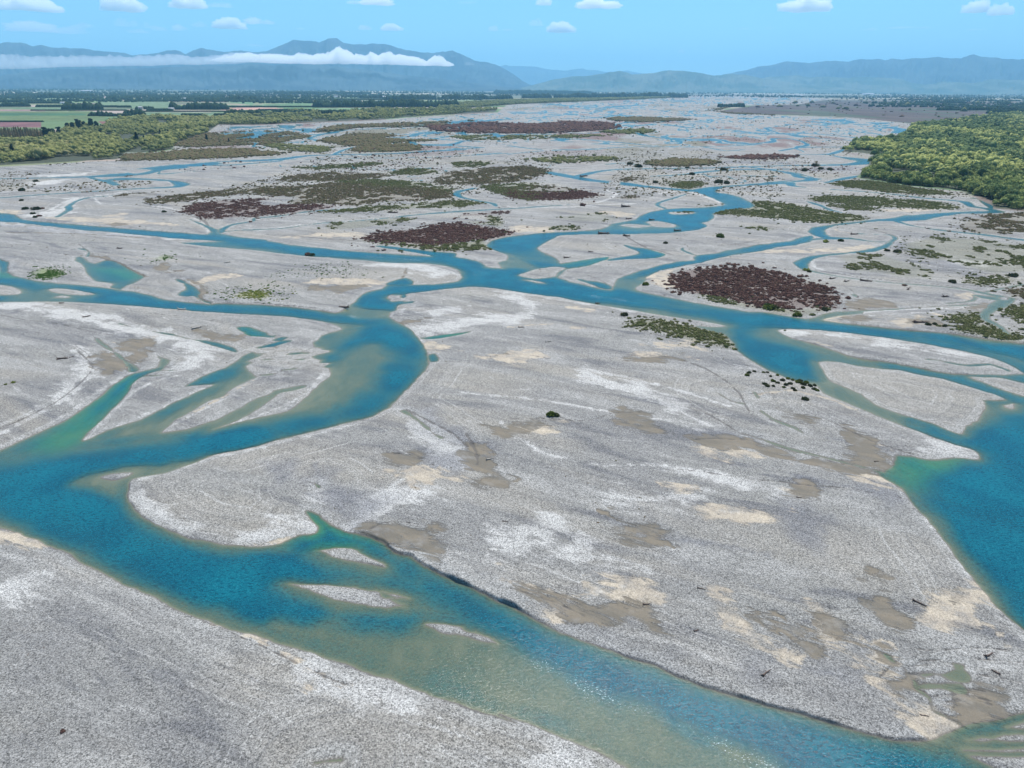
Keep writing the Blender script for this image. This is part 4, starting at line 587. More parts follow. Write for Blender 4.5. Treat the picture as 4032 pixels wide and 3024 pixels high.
def gravel_material():
    m, nt = mat_new('river_gravel'); n = N(nt)
    pos = n('ShaderNodeNewGeometry').outputs['Position']
    def attr(k, ch=None):
        t = n('ShaderNodeAttribute', _attribute_name=k)
        return t
    A1 = attr('m1'); s1 = n('ShaderNodeSeparateColor', Color=A1.outputs[0]); shore = A1.outputs['Alpha']
    A2 = attr('m2'); A3 = attr('m3')
    sand, cream, pale = s1.outputs
    brk = n.math('MULTIPLY', n.math('SUBTRACT', n.noise(n('ShaderNodeMapping', Vector=pos, Rotation=(0,0,math.radians(-26)), Scale=(3.2,1,1), _vector_type='TEXTURE').outputs[0], .3, 8, .72, .8), .5), 3.4)
    def ragged(v): return n.step(n.math('ADD', v, n.math('MULTIPLY', brk, n.step(v, .0, .3))), .25, .72)
    sand, cream, pale = ragged(sand), ragged(cream), n.step(n.math('ADD', pale, brk), .2, .95)
    vegc, vega = A2.outputs[0], A2.outputs['Alpha']; fc, fa_ = A3.outputs[0], A3.outputs['Alpha']
    damp = attr('damp').outputs['Fac']
    flow = n('ShaderNodeMapping', Vector=pos, Rotation=(0,0,math.radians(-24)), Scale=(4.5,1,1), _vector_type='TEXTURE').outputs[0]
    big = n.noise(pos, .02, 4, .6); str_ = n.noise(flow, .09, 7, .66, .5)
    fine = n.noise(pos, 2.6, 5, .85); peb = n.noise(pos, 6.5, 2, .8); mid_ = n.noise(pos, .22, 4, .65)
    vor = n('ShaderNodeTexVoronoi', Vector=pos, Scale=4.6, Randomness=1.).outputs['Color']
    vg = n('ShaderNodeSeparateColor', Color=vor).outputs[0]
    base = n.mix(n.step(big,.35,.65), (.196,.192,.182), (.218,.213,.195))
    base = n.mix(n.step(str_,.51,.62), base, (.268,.262,.244))
    base = n.mix(n.step(str_,.48,.38), base, (.139,.138,.137))
    warm = n.noise(flow, .03, 5, .6, .8)
    base = n.mix(n.math('MULTIPLY', n.step(warm,.47,.66), .75), base, (.258,.240,.205))
    shv = n('ShaderNodeCombineXYZ', X=n.math('MULTIPLY', shore, .55), Y=n.math('MULTIPLY', warm, 1.5)).outputs[0]
    lines = n('ShaderNodeTexNoise', Vector=shv, Scale=1.6, Detail=5., Roughness=.7).outputs[0]
    lk = n.math('MULTIPLY', n.step(shore, 24., 16.), n.step(shore, .5, 2.))
    base = n.mix(n.math('MULTIPLY', n.math('MULTIPLY', n.step(lines,.54,.68), lk), .75), base, (.34,.332,.308))
    base = n.mix(n.math('MULTIPLY', n.math('MULTIPLY', n.step(lines,.45,.33), lk), .55), base, (.138,.137,.133))
    base = n.mix(n.math('MULTIPLY', pale, n.step(str_,.2,.6,.45,1.)), base, (.40,.392,.368))
    base = n.mix(n.math('MULTIPLY', damp, .7), base, (.148,.150,.158))
    rim = n.math('MULTIPLY', n.step(shore, .3, .8), n.step(shore, 4., 1.5))
    base = n.mix(n.math('MULTIPLY', rim, n.step(mid_,.3,.6,.1,.6)), base, (.292,.289,.271))
    wetrim = n.step(shore, .4, .1)
    # grain: stones of every size, light and dark
    g = n.math('ADD', n.math('MULTIPLY', n.math('SUBTRACT', fine, .5), 2.7), n.math('ADD', n.math('MULTIPLY', n.math('SUBTRACT', vg, .5), 1.0), n.math('MULTIPLY', n.math('SUBTRACT', peb, .5), 2.2)))
    g = n.math('ADD', g, n.math('MULTIPLY', n.math('SUBTRACT', mid_, .5), .3))
    calm = n.math('SUBTRACT', 1., n.math('MULTIPLY', n.math('MAXIMUM', sand, n.math('MULTIPLY', cream, .6)), .85))
    g = n.math('MULTIPLY', g, calm)
    gm = n.math('MAXIMUM', n.math('ADD', 1., g), .22)
    sandc = n.mix(n.step(n.noise(flow,.3,4),.4,.6), (.170,.146,.110), (.135,.121,.096))
    creamc = n.mix(n.step(n.noise(flow,.25,4),.35,.65), (.40,.345,.265), (.31,.27,.215))
    base = n.mix(n.math('MULTIPLY', cream, n.step(mid_,.3,.55,.35,1.)), base, creamc)
    base = n.mix(n.math('MULTIPLY', sand, n.step(mid_,.25,.5,.5,1.)), base, sandc)
    base = n.mix(n.math('MULTIPLY', n.step(attr('line').outputs['Fac'],.25,.7), .7), base, (.095,.088,.08))  # scarp and groove lines darkened: damp plus painted shade
    base = n.mix(n.math('MULTIPLY', vega, n.step(fine,.3,.6,.65,1.)), base, vegc)
    c = n('ShaderNodeVectorMath', _operation='SCALE', i0=base, Scale=gm).outputs[0]
    c = n.mix(n.math('MULTIPLY', wetrim, .75), c, (.13,.12,.10))
    zed = n('ShaderNodeSeparateXYZ', Vector=pos).outputs[2]
    bedc = n.mix(n.step(fine,.35,.65), (.21,.195,.12), (.10,.11,.075))
    bedc = n.mix(attr('grn').outputs['Fac'], bedc, (.11,.21,.10))
    bedc = n.mix(n.step(zed,-.22,-.04), bedc, (.19,.18,.125))
    c = n.mix(n.step(zed,.03,-.03), c, bedc)
    fcol = n('ShaderNodeVectorMath', _operation='SCALE', i0=fc, Scale=n.math('ADD', .8, n.math('MULTIPLY', fine, .4))).outputs[0]
    c = n.mix(fa_, c, fcol)
    hgt = n.math('ADD', n.math('MULTIPLY', fine, .30), n.math('ADD', n.math('MULTIPLY', peb, .10), n.math('MULTIPLY', mid_, .25)))
    hgt = n.math('MULTIPLY', hgt, calm)
    bump = n('ShaderNodeBump', Strength=.8, Distance=1.0, Height=hgt).outputs[0]
    b = n('ShaderNodeBsdfPrincipled', Base__Color=c, Roughness=.9, Normal=bump); b.inputs['Specular IOR Level'].default_value = .25
    nt.links.new(b.outputs[0], n('ShaderNodeOutputMaterial').inputs[0]); return m
def water_material():
    m, nt = mat_new('river_water'); n = N(nt)
    pos = n('ShaderNodeNewGeometry').outputs['Position']
    d = n('ShaderNodeAttribute', _attribute_name='depth').outputs['Fac']; gr = n('ShaderNodeAttribute', _attribute_name='grn').outputs['Fac']; rf = n('ShaderNodeAttribute', _attribute_name='riffle').outputs['Fac']
    rip = n('ShaderNodeMapping', Vector=pos, Rotation=(0,0,math.radians(-28)), Scale=(1,2.2,1)).outputs[0]
    w1 = n.noise(rip, .9, 4, .75, .5); w2 = n.noise(rip, 2.6, 3, .8); w3 = n.noise(pos, .07, 3, .5)
    h = n.math('ADD', n.math('MULTIPLY', w1, .55), n.math('MULTIPLY', w2, .22))
    bump = n('ShaderNodeBump', Strength=.2, Distance=1., Height=h).outputs[0]
    deep = n.mix(n.step(w3,.35,.65), (.003,.068,.105), (.004,.098,.135))
    shc = n.mix(gr, (.03,.15,.15), (.02,.20,.13))
    body = n.mix(n.step(d,.2,1.6), shc, deep)
    body = n.mix(n.math('MULTIPLY', n.step(w2,.50,.66), .75), body, (.03,.25,.30))  # lit crests and shaded troughs of the ripples painted into the body colour
    body = n.mix(n.math('MULTIPLY', n.step(w1,.52,.38), .75), body, (.002,.047,.08))
    op = n.math('SUBTRACT', 1., n.math('EXPONENT', n.math('MULTIPLY', n.math('MULTIPLY', d, n.math('ADD', .35, n.math('MULTIPLY', w1, 1.5))), -1.0)))
    tr = n('ShaderNodeBsdfTransparent', Color=(.88,.95,.93,1)); df = n('ShaderNodeBsdfDiffuse', Color=body, Normal=bump)
    mx = n('ShaderNodeMixShader', i0=op); nt.links.new(tr.outputs[0], mx.inputs[1]); nt.links.new(df.outputs[0], mx.inputs[2])
    fo = n.noise(n('ShaderNodeMapping', Vector=pos, Rotation=(0,0,math.radians(-20)), Scale=(.7,1.6,1)).outputs[0], 2.4, 4, .8)
    foam_glint = n.step(n.math('ADD', fo, n.math('MULTIPLY', rf, .14)), .69, .74)  # white flecks serve for foam and for painted sun glints
    foam_glint = n.math('MULTIPLY', foam_glint, n.math('ADD', .03, rf), clamp=True)
    wh = n('ShaderNodeBsdfDiffuse', Color=(.75,.78,.76,1)); mf = n('ShaderNodeMixShader', i0=foam_glint)
    nt.links.new(mx.outputs[0], mf.inputs[1]); nt.links.new(wh.outputs[0], mf.inputs[2])
    gl = n('ShaderNodeBsdfGlossy', Color=(1,1,1,1), Roughness=.12, Normal=bump); fr = n('ShaderNodeFresnel', IOR=1.33, Normal=bump)
    m2 = n('ShaderNodeMixShader', i0=n.math('MULTIPLY', fr.outputs[0], .55)); nt.links.new(mf.outputs[0], m2.inputs[1]); nt.links.new(gl.outputs[0], m2.inputs[2])
    nt.links.new(m2.outputs[0], n('ShaderNodeOutputMaterial').inputs[0]); return m
def leaf_material(name, cols, rand=.0, trans=.25):
    m, nt = mat_new(name); n = N(nt)
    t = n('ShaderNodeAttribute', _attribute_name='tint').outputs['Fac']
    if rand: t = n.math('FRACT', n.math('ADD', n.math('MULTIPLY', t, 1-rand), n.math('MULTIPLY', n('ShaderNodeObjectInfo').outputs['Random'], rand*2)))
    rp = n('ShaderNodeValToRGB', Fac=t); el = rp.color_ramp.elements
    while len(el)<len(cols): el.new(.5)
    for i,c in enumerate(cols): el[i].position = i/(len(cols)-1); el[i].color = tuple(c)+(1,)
    ns = n.noise(n('ShaderNodeNewGeometry').outputs['Position'], .9, 3, .6)
    c = n.mix(.5, rp.outputs[0], n('ShaderNodeVectorMath', _operation='SCALE', i0=rp.outputs[0], Scale=n.math('MULTIPLY', ns, 2.)).outputs[0])
    d1 = n('ShaderNodeBsdfDiffuse', Color=c); d2 = n('ShaderNodeBsdfTranslucent', Color=c); mx = n('ShaderNodeMixShader', i0=trans)
    nt.links.new(d1.outputs[0], mx.inputs[1]); nt.links.new(d2.outputs[0], mx.inputs[2]); nt.links.new(mx.outputs[0], n('ShaderNodeOutputMaterial').inputs[0]); return m
def plain_material(name, c1, c2, scale=3., rough=.9):
    m, nt = mat_new(name); n = N(nt); pos = n('ShaderNodeNewGeometry').outputs['Position']
    ns = n.noise(pos, scale, 4, .6); c = n.mix(n.step(ns,.35,.65), c1, c2)
    b = n('ShaderNodeBsdfPrincipled', Base__Color=c, Roughness=rough, Normal=n('ShaderNodeBump', Strength=.4, Distance=.2, Height=ns).outputs[0])
    nt.links.new(b.outputs[0], n('ShaderNodeOutputMaterial').inputs[0]); return m

MG = gravel_material(); MW = water_material()
sh = np.clip(SD,0,24.9)
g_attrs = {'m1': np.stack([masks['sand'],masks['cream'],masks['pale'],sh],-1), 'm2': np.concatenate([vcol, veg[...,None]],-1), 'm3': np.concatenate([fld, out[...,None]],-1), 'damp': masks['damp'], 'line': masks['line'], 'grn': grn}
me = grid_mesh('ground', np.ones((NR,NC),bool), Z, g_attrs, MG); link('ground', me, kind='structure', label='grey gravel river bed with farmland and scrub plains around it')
kw = SD < 1.5
kw[:-1] |= kw[1:]; kw[1:] |= kw[:-1]; kw[:,:-1] |= kw[:,1:]; kw[:,1:] |= kw[:,:-1]
kw &= out<.5
me = grid_mesh('river_water', kw, np.zeros((NR,NC),np.float32), {'depth': depth, 'grn': grn, 'riffle': rif_glint}, MW)
link('river_water', me, kind='structure', label='braided blue river with shallow pale margins')
# ------------------------------------------------------------------ plants
def in_poly(px, py, w):
    r = np.zeros(len(px), bool); m = len(w)
    for i in range(m):
        x1,y1 = w[i]; x2,y2 = w[(i+1)%m]
        if y1==y2: continue
        c = ((y1>py)!=(y2>py)) & (px < (x2-x1)*(py-y1)/(y2-y1)+x1); r ^= c
    return r
def sample_poly(nat, spacing, dens=1., cap=100000, smo=3, yw=0):
    w = world(smooth(nat, smo)); x0,y0 = w.min(0); x1,y1 = w.max(0); y1 = min(y1, 30000)
    k = int((x1-x0)*(y1-y0)/spacing**2*dens)
    k = min(k, cap*6); px = RNG.uniform(x0,x1,k); py = RNG.uniform(y0,y1,k)
    ok = in_poly(px,py,w); px = px[ok]; py = py[ok]
    if len(px)>cap: px = px[:cap]; py = py[:cap]
    return px, py
def tri_leaves(P, size, rng, flat=.0):
    k = len(P); d = rng.normal(size=(k,3)); d /= np.linalg.norm(d,axis=1,keepdims=True)
    e = rng.normal(size=(k,3)); e -= d*(e*d).sum(1,keepdims=True); e /= np.linalg.norm(e,axis=1,keepdims=True); f = np.cross(d,e)
    s = size*rng.uniform(.6,1.3,(k,1))
    V = np.stack([P+e*s, P-e*s*.6+f*s*.8, P-e*s*.6-f*s*.8],1).reshape(-1,3)
    return V, np.arange(3*k).reshape(-1,3)
def shell(k, r, rng, zmin=-.2, lo=.7):
    d = rng.normal(size=(k*3,3)); d /= np.linalg.norm(d,axis=1,keepdims=True); d = d[d[:,2]>zmin][:k]
    return d*np.array(r)*rng.uniform(lo,1.05,(len(d),1))
def ico(sub):
    import bmesh
    bm = bmesh.new(); bmesh.ops.create_icosphere(bm, subdivisions=sub, radius=1.); v = np.array([x.co[:] for x in bm.verts]); f = np.array([[q.index for q in p.verts] for p in bm.faces]); bm.free(); return v, f
IC1, IC2, IC3 = ico(1), ico(2), ico(3)
def join(parts):
    V=[];Fc=[];Tn=[];o=0
    for v,f,t in parts: V.append(v); Fc.append(f+o); Tn.append(np.broadcast_to(t,(len(v),)) if np.ndim(t)<1 or len(np.atleast_1d(t))==1 else t); o+=len(v)
    return np.concatenate(V), np.concatenate(Fc), np.concatenate(Tn)
def bush_proto(nl, rng, lobes=3):
    parts = []
    for _ in range(lobes):
        c = rng.uniform(-.45,.45,3)*(1,1,0)+(0,0,.12); r = rng.uniform(.45,.75)
        P = shell(nl//lobes, (r,r,r*.85), rng, -.1, .6)+c
        v,f = tri_leaves(P, .17, rng); parts.append((v,f,np.repeat(rng.uniform(.1,.9),len(v))))
        iv, if_ = IC1; parts.append((iv*(r*.72,r*.72,r*.62)*(1+.2*rng.normal(size=(len(iv),1)))+c, if_, .35))
    v,f,t = join(parts); v[:,2] = np.maximum(v[:,2], -.15); return v,f,t
def lump_proto(rng, sub=IC2, rough=.16):
    v,f = sub; n_ = 1+rough*rng.normal(size=(len(v),1)); v = v*n_; v = v.copy(); v[:,2] = np.maximum(v[:,2],-.25)
    return v, f, .5+.35*rng.normal(size=len(v)).clip(-1,1)
PB = [bush_proto(66, RNG) for _ in range(6)]; PM = [bush_proto(24, RNG, 2) for _ in range(6)]
PL = [lump_proto(RNG, IC1, .25) for _ in range(8)]
def scatter(protos, px, py, pz, r, hs=1., tj=.35):
    V=[];Fc=[];Tn=[];o=0; idx = RNG.integers(0,len(protos),len(px))
    for i,(pv,pf,pt) in enumerate(protos):
        s = np.nonzero(idx==i)[0]
        if not len(s): continue
        k=len(s); rz = RNG.uniform(0,6.283,k); c_,s_ = np.cos(rz),np.sin(rz); rr = r[s][:,None]
        x = (pv[None,:,0]*c_[:,None]-pv[None,:,1]*s_[:,None])*rr+px[s][:,None]; y = (pv[None,:,0]*s_[:,None]+pv[None,:,1]*c_[:,None])*rr+py[s][:,None]
        z = pv[None,:,2]*rr*hs*RNG.uniform(.75,1.2,(k,1))+pz[s][:,None]
        V.append(np.stack([x,y,z],-1).reshape(-1,3)); Fc.append((pf[None]+(np.arange(k)*len(pv))[:,None,None]).reshape(-1,3)+o); o+=k*len(pv)
        Tn.append((np.broadcast_to(pt,(k,len(pv)))*.5+.5*RNG.uniform(0,1,(k,1))).ravel())
    return np.concatenate(V), np.concatenate(Fc), np.concatenate(Tn).clip(0,1)
LM = {k: leaf_material(k+'_scrub_leaves', [v[1],v[0],v[2]]) for k,v in KINDS.items()}
ntri = 0
for poly,kind,dens,lab in SCRUB:
    w = world(poly); yc = np.median(w[:,1])
    r0 = (1.15 if dens>=.8 and kind=='maroon' else .85) if yc<450 else (1.1 if yc<900 else (1.7 if yc<1700 else 2.8))
    if kind in ('green','yellow'): r0 *= .5 if yc<500 else .8
    px,py = sample_poly(poly, r0*(1.0 if dens>=.9 else 1.15), 1., 12000)
    spill = np.where(RNG.uniform(size=len(px))<.14, 3.5, 1.)*(1+yc/900); px = px+RNG.normal(size=len(px))*1.6*spill; py = py+RNG.normal(size=len(px))*2.2*spill
    gap = fbm(px/8, py/12, 60, 4)*.42+fbm(px/30, py/45, 66, 3)*.3+.46
    ok = gap < dens*.92 if dens>=.3 else (RNG.uniform(size=len(px)) < dens*.6)
    px,py = px[ok],py[ok]; z,sd,o_ = ground_z(px,py); ok = (sd>.8)&(o_<.5); px,py,z = px[ok],py[ok],z[ok]
    if not len(px): continue
    r = r0*RNG.gamma(3,1/3,len(px)).clip(.35,2.2)
    if kind in ('olive','brownolive') and dens<.6: r *= 1.0
    P = PB if yc<480 else (PM if yc<1000 else PL)
    if len(px)>3500 and P is PB: P = PM
    v,f,t = scatter(P, px, py, z, r, .72); ntri += len(f)
    link(kind+'_scrub' if kind not in('green','yellow') else 'low_plants', raw_mesh('scrub', v, f, LM[kind], {'tint': t}), kind='stuff', label=lab)
# loose scrub over the far bed
far_bed = [(0,780),(4032,900),(3600,600),(2900,360),(1900,380),(900,560)]
def loose(nm, lab, kind, y0, y1, n_, r0, th, seed, lam):
    py = 1/RNG.uniform(1/y1,1/y0,n_); px = py*RNG.uniform(-.85,1.1,n_)
    z,sd,o_ = ground_z(px,py); fx = px*math.cos(fa)-py*math.sin(fa); fy = px*math.sin(fa)+py*math.cos(fa)
    ok = (sd>1.2)&(o_<.3)&(fbm(fx/lam, fy/(lam*3), seed, 3)>th)
    px,py,z = px[ok],py[ok],z[ok]; r = r0*RNG.gamma(4,1/4,len(px)).clip(.35,2.2)*(py/y0)**.35
    v,f,t = scatter(PL if y0>600 else PM, px, py, z, r, .8)
    link(nm, raw_mesh(nm, v, f, LM[kind], {'tint': t}), kind='stuff', label=lab)
loose('loose_scrub','loose olive scrub dotted over the far gravel bars','brownolive', 700, 7000, 42000, .75, .1, 71, 90)
loose('loose_scrub','loose reddish scrub dotted over the far gravel bars','maroon', 900, 6000, 9000, 1.0, .3, 81, 110)
loose('gravel_weeds','scattered tiny weeds and flood debris on the middle gravel bars','brownolive', 330, 900, 6000, .32, .05, 85, 40)
loose('gravel_weeds','scattered tiny weeds and flood debris on the near gravel bars','brownolive', 130, 340, 1300, .16, .1, 86, 25)

# ------------------------------------------------------------------ trees
def willow_crown(rng, h=11., w=6.):
    parts = []
    for k in range(9):
        an = rng.uniform(0,6.28); q = rng.uniform(0,.62)*w if k else 0; rr = rng.uniform(.36,.55)*w
        c = np.array([math.cos(an)*q, math.sin(an)*q, h*(.38+.30*rng.uniform())+(h*.08 if not k else 0)])
        P = shell(95, (rr,rr,rr*.95), rng, -.55, .72)+c
        v,f = tri_leaves(P, .62, rng); tt = rng.uniform(.1,.9); parts.append((v,f,(tt+.15*rng.normal(size=len(v))).clip(0,1)))
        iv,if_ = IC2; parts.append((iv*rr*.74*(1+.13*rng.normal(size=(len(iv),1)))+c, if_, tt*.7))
    P = shell(120,(w*.85,w*.85,h*.28),rng,-.6,.6)+(0,0,h*.22); v,f = tri_leaves(P,.6,rng); parts.append((v,f,.3))
    v,f,t = join(parts); v[:,2] = np.maximum(v[:,2], .15); return v,f,t
def poplar_crown(rng, h=24., w=2.2):
    z = rng.uniform(.06,1,420)**.8; rad = w*np.sin(np.pi*np.clip(z*.86+.12,0,1))**.6*(1-.35*z); an = rng.uniform(0,6.28,420); q = rng.uniform(.55,1.1,420)*rad
    P = np.stack([np.cos(an)*q, np.sin(an)*q, z*h],1); v,f = tri_leaves(P,.85,rng)
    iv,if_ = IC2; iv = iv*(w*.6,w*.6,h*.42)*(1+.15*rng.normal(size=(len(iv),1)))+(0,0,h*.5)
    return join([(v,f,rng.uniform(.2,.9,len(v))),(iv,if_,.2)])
def conifer_crown(rng, h=20., w=5.):
    parts = []
    for k in range(9):
        z = .12+.86*k/9; rr = w*(1-z)*1.05+.5
        an = rng.uniform(0,6.28,70); q = rng.uniform(.3,1.05,70)*rr; P = np.stack([np.cos(an)*q, np.sin(an)*q, z*h-q*.35+rng.normal(size=70)*.5],1)
        v,f = tri_leaves(P,.85,rng); parts.append((v,f,rng.uniform(.1,.8)))
    iv,if_ = IC2; iv = iv.copy(); iv[:,:2] *= (1-.85*((iv[:,2:3]+1)/2))*1.1
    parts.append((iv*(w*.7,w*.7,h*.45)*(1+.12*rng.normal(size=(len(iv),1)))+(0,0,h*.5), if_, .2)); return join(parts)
def cypress_crown(rng, h=26., w=12.):
    parts = []
    for k in range(16):
        an = rng.uniform(0,6.28); z = rng.uniform(.18,.86); q = rng.uniform(.1,.75)*w*(1-.45*z); rr = rng.uniform(.22,.36)*w
        c = np.array([math.cos(an)*q, math.sin(an)*q, z*h]); P = shell(80,(rr,rr,rr*.7),rng,-.5,.7)+c
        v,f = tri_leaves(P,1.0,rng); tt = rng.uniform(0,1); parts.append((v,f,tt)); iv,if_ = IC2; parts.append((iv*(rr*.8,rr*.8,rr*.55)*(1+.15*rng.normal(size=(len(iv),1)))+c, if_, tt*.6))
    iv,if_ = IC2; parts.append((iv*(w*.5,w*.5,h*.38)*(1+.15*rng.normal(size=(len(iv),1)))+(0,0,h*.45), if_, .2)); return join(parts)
def trunk_mesh(h, r, rng, limbs=4):
    V=[];Fc=[];o=0
    def limb(p0,p1,r0,r1,k=7):
        nonlocal o
        p0=np.array(p0,float);p1=np.array(p1,float);d=(p1-p0)/np.linalg.norm(p1-p0); e=np.cross(d,(.3,.9,.1)); e/=np.linalg.norm(e); g=np.cross(d,e)
        for j in range(4):
            t=j/3; c=p0+(p1-p0)*t+(rng.normal(size=3)*r0*.3 if 0<j<3 else 0); rr=r0+(r1-r0)*t
            for i in range(k): a_=6.283*i/k; V.append(c+e*math.cos(a_)*rr+g*math.sin(a_)*rr)
        for j in range(3):
            for i in range(k):
                a0=o+j*k+i; a1=o+j*k+(i+1)%k; Fc.append((a0,a1,a1+k)); Fc.append((a0,a1+k,a0+k))
        o+=4*k
    limb((0,0,-.3),(0,0,h*.6),r,r*.5)
    for i in range(limbs):
        a_=6.283*i/limbs+rng.uniform(-.4,.4); z0=h*rng.uniform(.2,.5); limb((0,0,z0),(math.cos(a_)*h*.28,math.sin(a_)*h*.28,z0+h*.28),r*.45,r*.12)
    return np.array(V), np.array(Fc)
BARK = plain_material('grey_bark',(.12,.09,.07),(.2,.17,.14),2.)
LW = leaf_material('willow_leaves', [(0.111,0.150,0.065),(0.169,0.221,0.091),(0.260,0.305,0.111),(0.390,0.403,0.143)], .45, .22)
LWL = leaf_material('autumn_willow_leaves', [(0.112,0.138,0.069),(0.200,0.219,0.094),(0.312,0.319,0.119),(0.300,0.250,0.163)], .4, .35)
LP = leaf_material('poplar_leaves', [(.24,.19,.11),(.40,.31,.17),(.5,.39,.23)], .3)
LD = leaf_material('dark_conifer_leaves', [(.012,.024,.018),(.02,.036,.024),(.035,.05,.03)], .3, .1)
def protos(fn, nm, mat, k, h, r, **kw):
    out_ = []
    for i in range(k):
        v,f,t = fn(RNG, h=h, **kw); tv,tf_ = trunk_mesh(h*.8, r, RNG)
        out_.append((raw_mesh(nm+'_crown', v, f, mat, {'tint': t}), raw_mesh(nm+'_trunk', tv, tf_, BARK), h))
    return out_
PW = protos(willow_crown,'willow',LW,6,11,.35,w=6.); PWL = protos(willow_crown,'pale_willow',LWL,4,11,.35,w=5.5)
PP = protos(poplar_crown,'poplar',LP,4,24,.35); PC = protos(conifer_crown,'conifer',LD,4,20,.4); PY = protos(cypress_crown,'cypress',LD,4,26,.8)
def plant_tree(nm, lab, cat, pr, x, y, h, group=None, wide=1.):
    e = bpy.data.objects.new(nm, None); COL.objects.link(e); z = float(ground_z([x],[y])[0][0]); e.location = (x,y,z); s = h/pr[2]; e.scale = (s*wide,s*wide,s); e.rotation_euler = (0,0,random.uniform(0,6.28))
    e['label'] = lab; e['category'] = cat
    if group: e['group'] = group
    link('crown', pr[0], e); link('trunk', pr[1], e); return e
def wood_points(poly, sp):
    w = world(poly); x0,y0 = w.min(0); x1,y1 = w.max(0); y1 = min(y1,9000)
    gx,gy = np.meshgrid(np.arange(x0,x1,sp), np.arange(y0,y1,sp)); px = gx.ravel()+RNG.uniform(-.45,.45,gx.size)*sp; py = gy.ravel()+RNG.uniform(-.45,.45,gx.size)*sp
    ok = in_poly(px,py,w)&(np.abs(px)<.9*py+60); return px[ok],py[ok]
def inframe(px,py): 
    d = np.stack([px,py*CP+H*SP],1); u = px/d[:,1]*F; return np.abs(u)<2010
rx,ry = wood_points(WOODR, 8.4); keep = (ry<2200)|(RNG.uniform(size=len(rx))<.45); rx,ry = rx[keep],ry[keep]
lx,ly = wood_points(WOODL, 8.8); keep = (ly<2200)|(RNG.uniform(size=len(lx))<.45); lx,ly = lx[keep],ly[keep]
mx_,my_ = wood_points(WOODM, 16.); 
allx = np.concatenate([rx,lx]); ally = np.concatenate([ry,ly]); side = np.concatenate([np.zeros(len(rx),int),np.ones(len(lx),int)])
vis = inframe(allx,ally); order = np.argsort(np.where(vis, ally, 1e9)); pick = np.zeros(len(allx),bool); pick[order[:300]] = True
hn = 9.5+5.5*fbm(allx/38, ally/50, 88, 3)+RNG.normal(size=len(allx))*1.9; hn = hn.clip(3.2,19)
gapw = fbm(allx/50+9, ally/80, 97, 3); lim = np.where(side==1, .22, .42); okw = gapw<lim; allx,ally,side,hn,gapw = allx[okw],ally[okw],side[okw],hn[okw],gapw[okw]
vis = inframe(allx,ally); order = np.argsort(np.where(vis, ally, 1e9)); pick = np.zeros(len(allx),bool); pick[order[:300]] = True
edge = bed_sd[np.clip(np.searchsorted(YrN,-ally),1,NR-1), np.clip(np.searchsorted(a, allx/Kr[np.clip(np.searchsorted(YrN,-ally),1,NR-1)]),0,NC-1)]
hn *= np.where(edge<9, .72, 1.)
for i in order[:300]:
    x,y = allx[i],ally[i]; hgt = hn[i]
    if side[i]: lab, g = ('pale autumn willow at the edge of the left bank woodland' if edge[i]<25 else 'pale autumn willow inside the left bank woodland'), 'willows on the left bank'
    else:
        if edge[i]<10: lab = 'low green willow where the right bank woodland meets the gravel'
        elif y<800: lab = 'tall round willow at the near corner of the right bank woodland' if hgt>10 else 'lower willow filling the near corner of the right bank woodland'
        elif y<900: lab = 'tall yellow-green willow in the front of the right bank woodland' if hgt>10 else 'small willow between taller ones in the front of the right bank woodland'
        else: lab = 'tall willow deeper inside the right bank woodland' if hgt>10 else 'small willow deeper inside the right bank woodland'
        g = 'willows on the right bank'
    plant_tree('willow_tree', lab, 'tree', random.choice(PWL if side[i] else PW), x, y, hgt, g, random.uniform(.95,1.25))
TL = []
for _ in range(6):
    parts=[]
    for k in range(4):
        an=RNG.uniform(0,6.28); q=.35*(k>0); c=np.array([math.cos(an)*q,math.sin(an)*q,RNG.uniform(.55,.85)]); v,f,t=lump_proto(RNG,IC2,.12); parts.append((v*RNG.uniform(.42,.6)+c,f,t))
    P_=shell(60,(.85,.85,.7),RNG,-.4,.75)+(0,0,.62); v,f=tri_leaves(P_,.14,RNG); parts.append((v,f,RNG.uniform(0,1,len(v))))
    TL.append(join(parts))
def wood_stuff(nm, lab, px, py, r, hs, mat, prs=None, base=0.):
    z = ground_z(px,py)[0]+base
    v,f,t = scatter(prs or TL, px, py, z, r, hs); t = (t*.55+.5*(.45+.9*fbm(v[:,0]/70, v[:,1]/110, 99, 3))).clip(0,1); link(nm, raw_mesh(nm, v, f, mat, {'tint': t}), kind='stuff', label=lab)
s_ = (~pick)&(side==0); wood_stuff('willow_woodland','dense green willow woodland on the right bank', allx[s_],ally[s_], hn[s_].clip(5)*.60, 1.25, LW)
s_ = (~pick)&(side==1); wood_stuff('willow_woodland','patchy yellow-green willow woodland on the left bank', allx[s_],ally[s_], hn[s_].clip(4)*.58, 1.15, LWL)
wood_stuff('willow_woodland','far band of pale willows along the left bank', mx_, my_, RNG.uniform(7,11,len(mx_)), 1., LWL)
# brown plain: scattered shrubs and small trees
px,py = sample_poly(PLAINR, 14, 1., 26000, 1); py_ok = py>900; px,py = px[py_ok],py[py_ok]; dens = fbm(px/120,py/400,90,3); r = np.where(dens>.1, 4.2, 2.0)*RNG.gamma(3,1/3,len(px)).clip(.4,2.2)
r *= (py/2500).clip(.7,1.8)*1.25; g_ = RNG.uniform(size=len(px))<.35
LBR = leaf_material('brown_shrub_leaves', [(.11,.07,.06),(.14,.10,.075),(.10,.10,.06)])
wood_stuff('shrubland','brown shrubs spread over the plain on the right', px[~g_],py[~g_], r[~g_], .7, LBR, PL)
wood_stuff('shrubland','grey green shrubs and small trees spread over the plain on the right', px[g_],py[g_], r[g_]*1.2, .9, LM['olive'], PL)

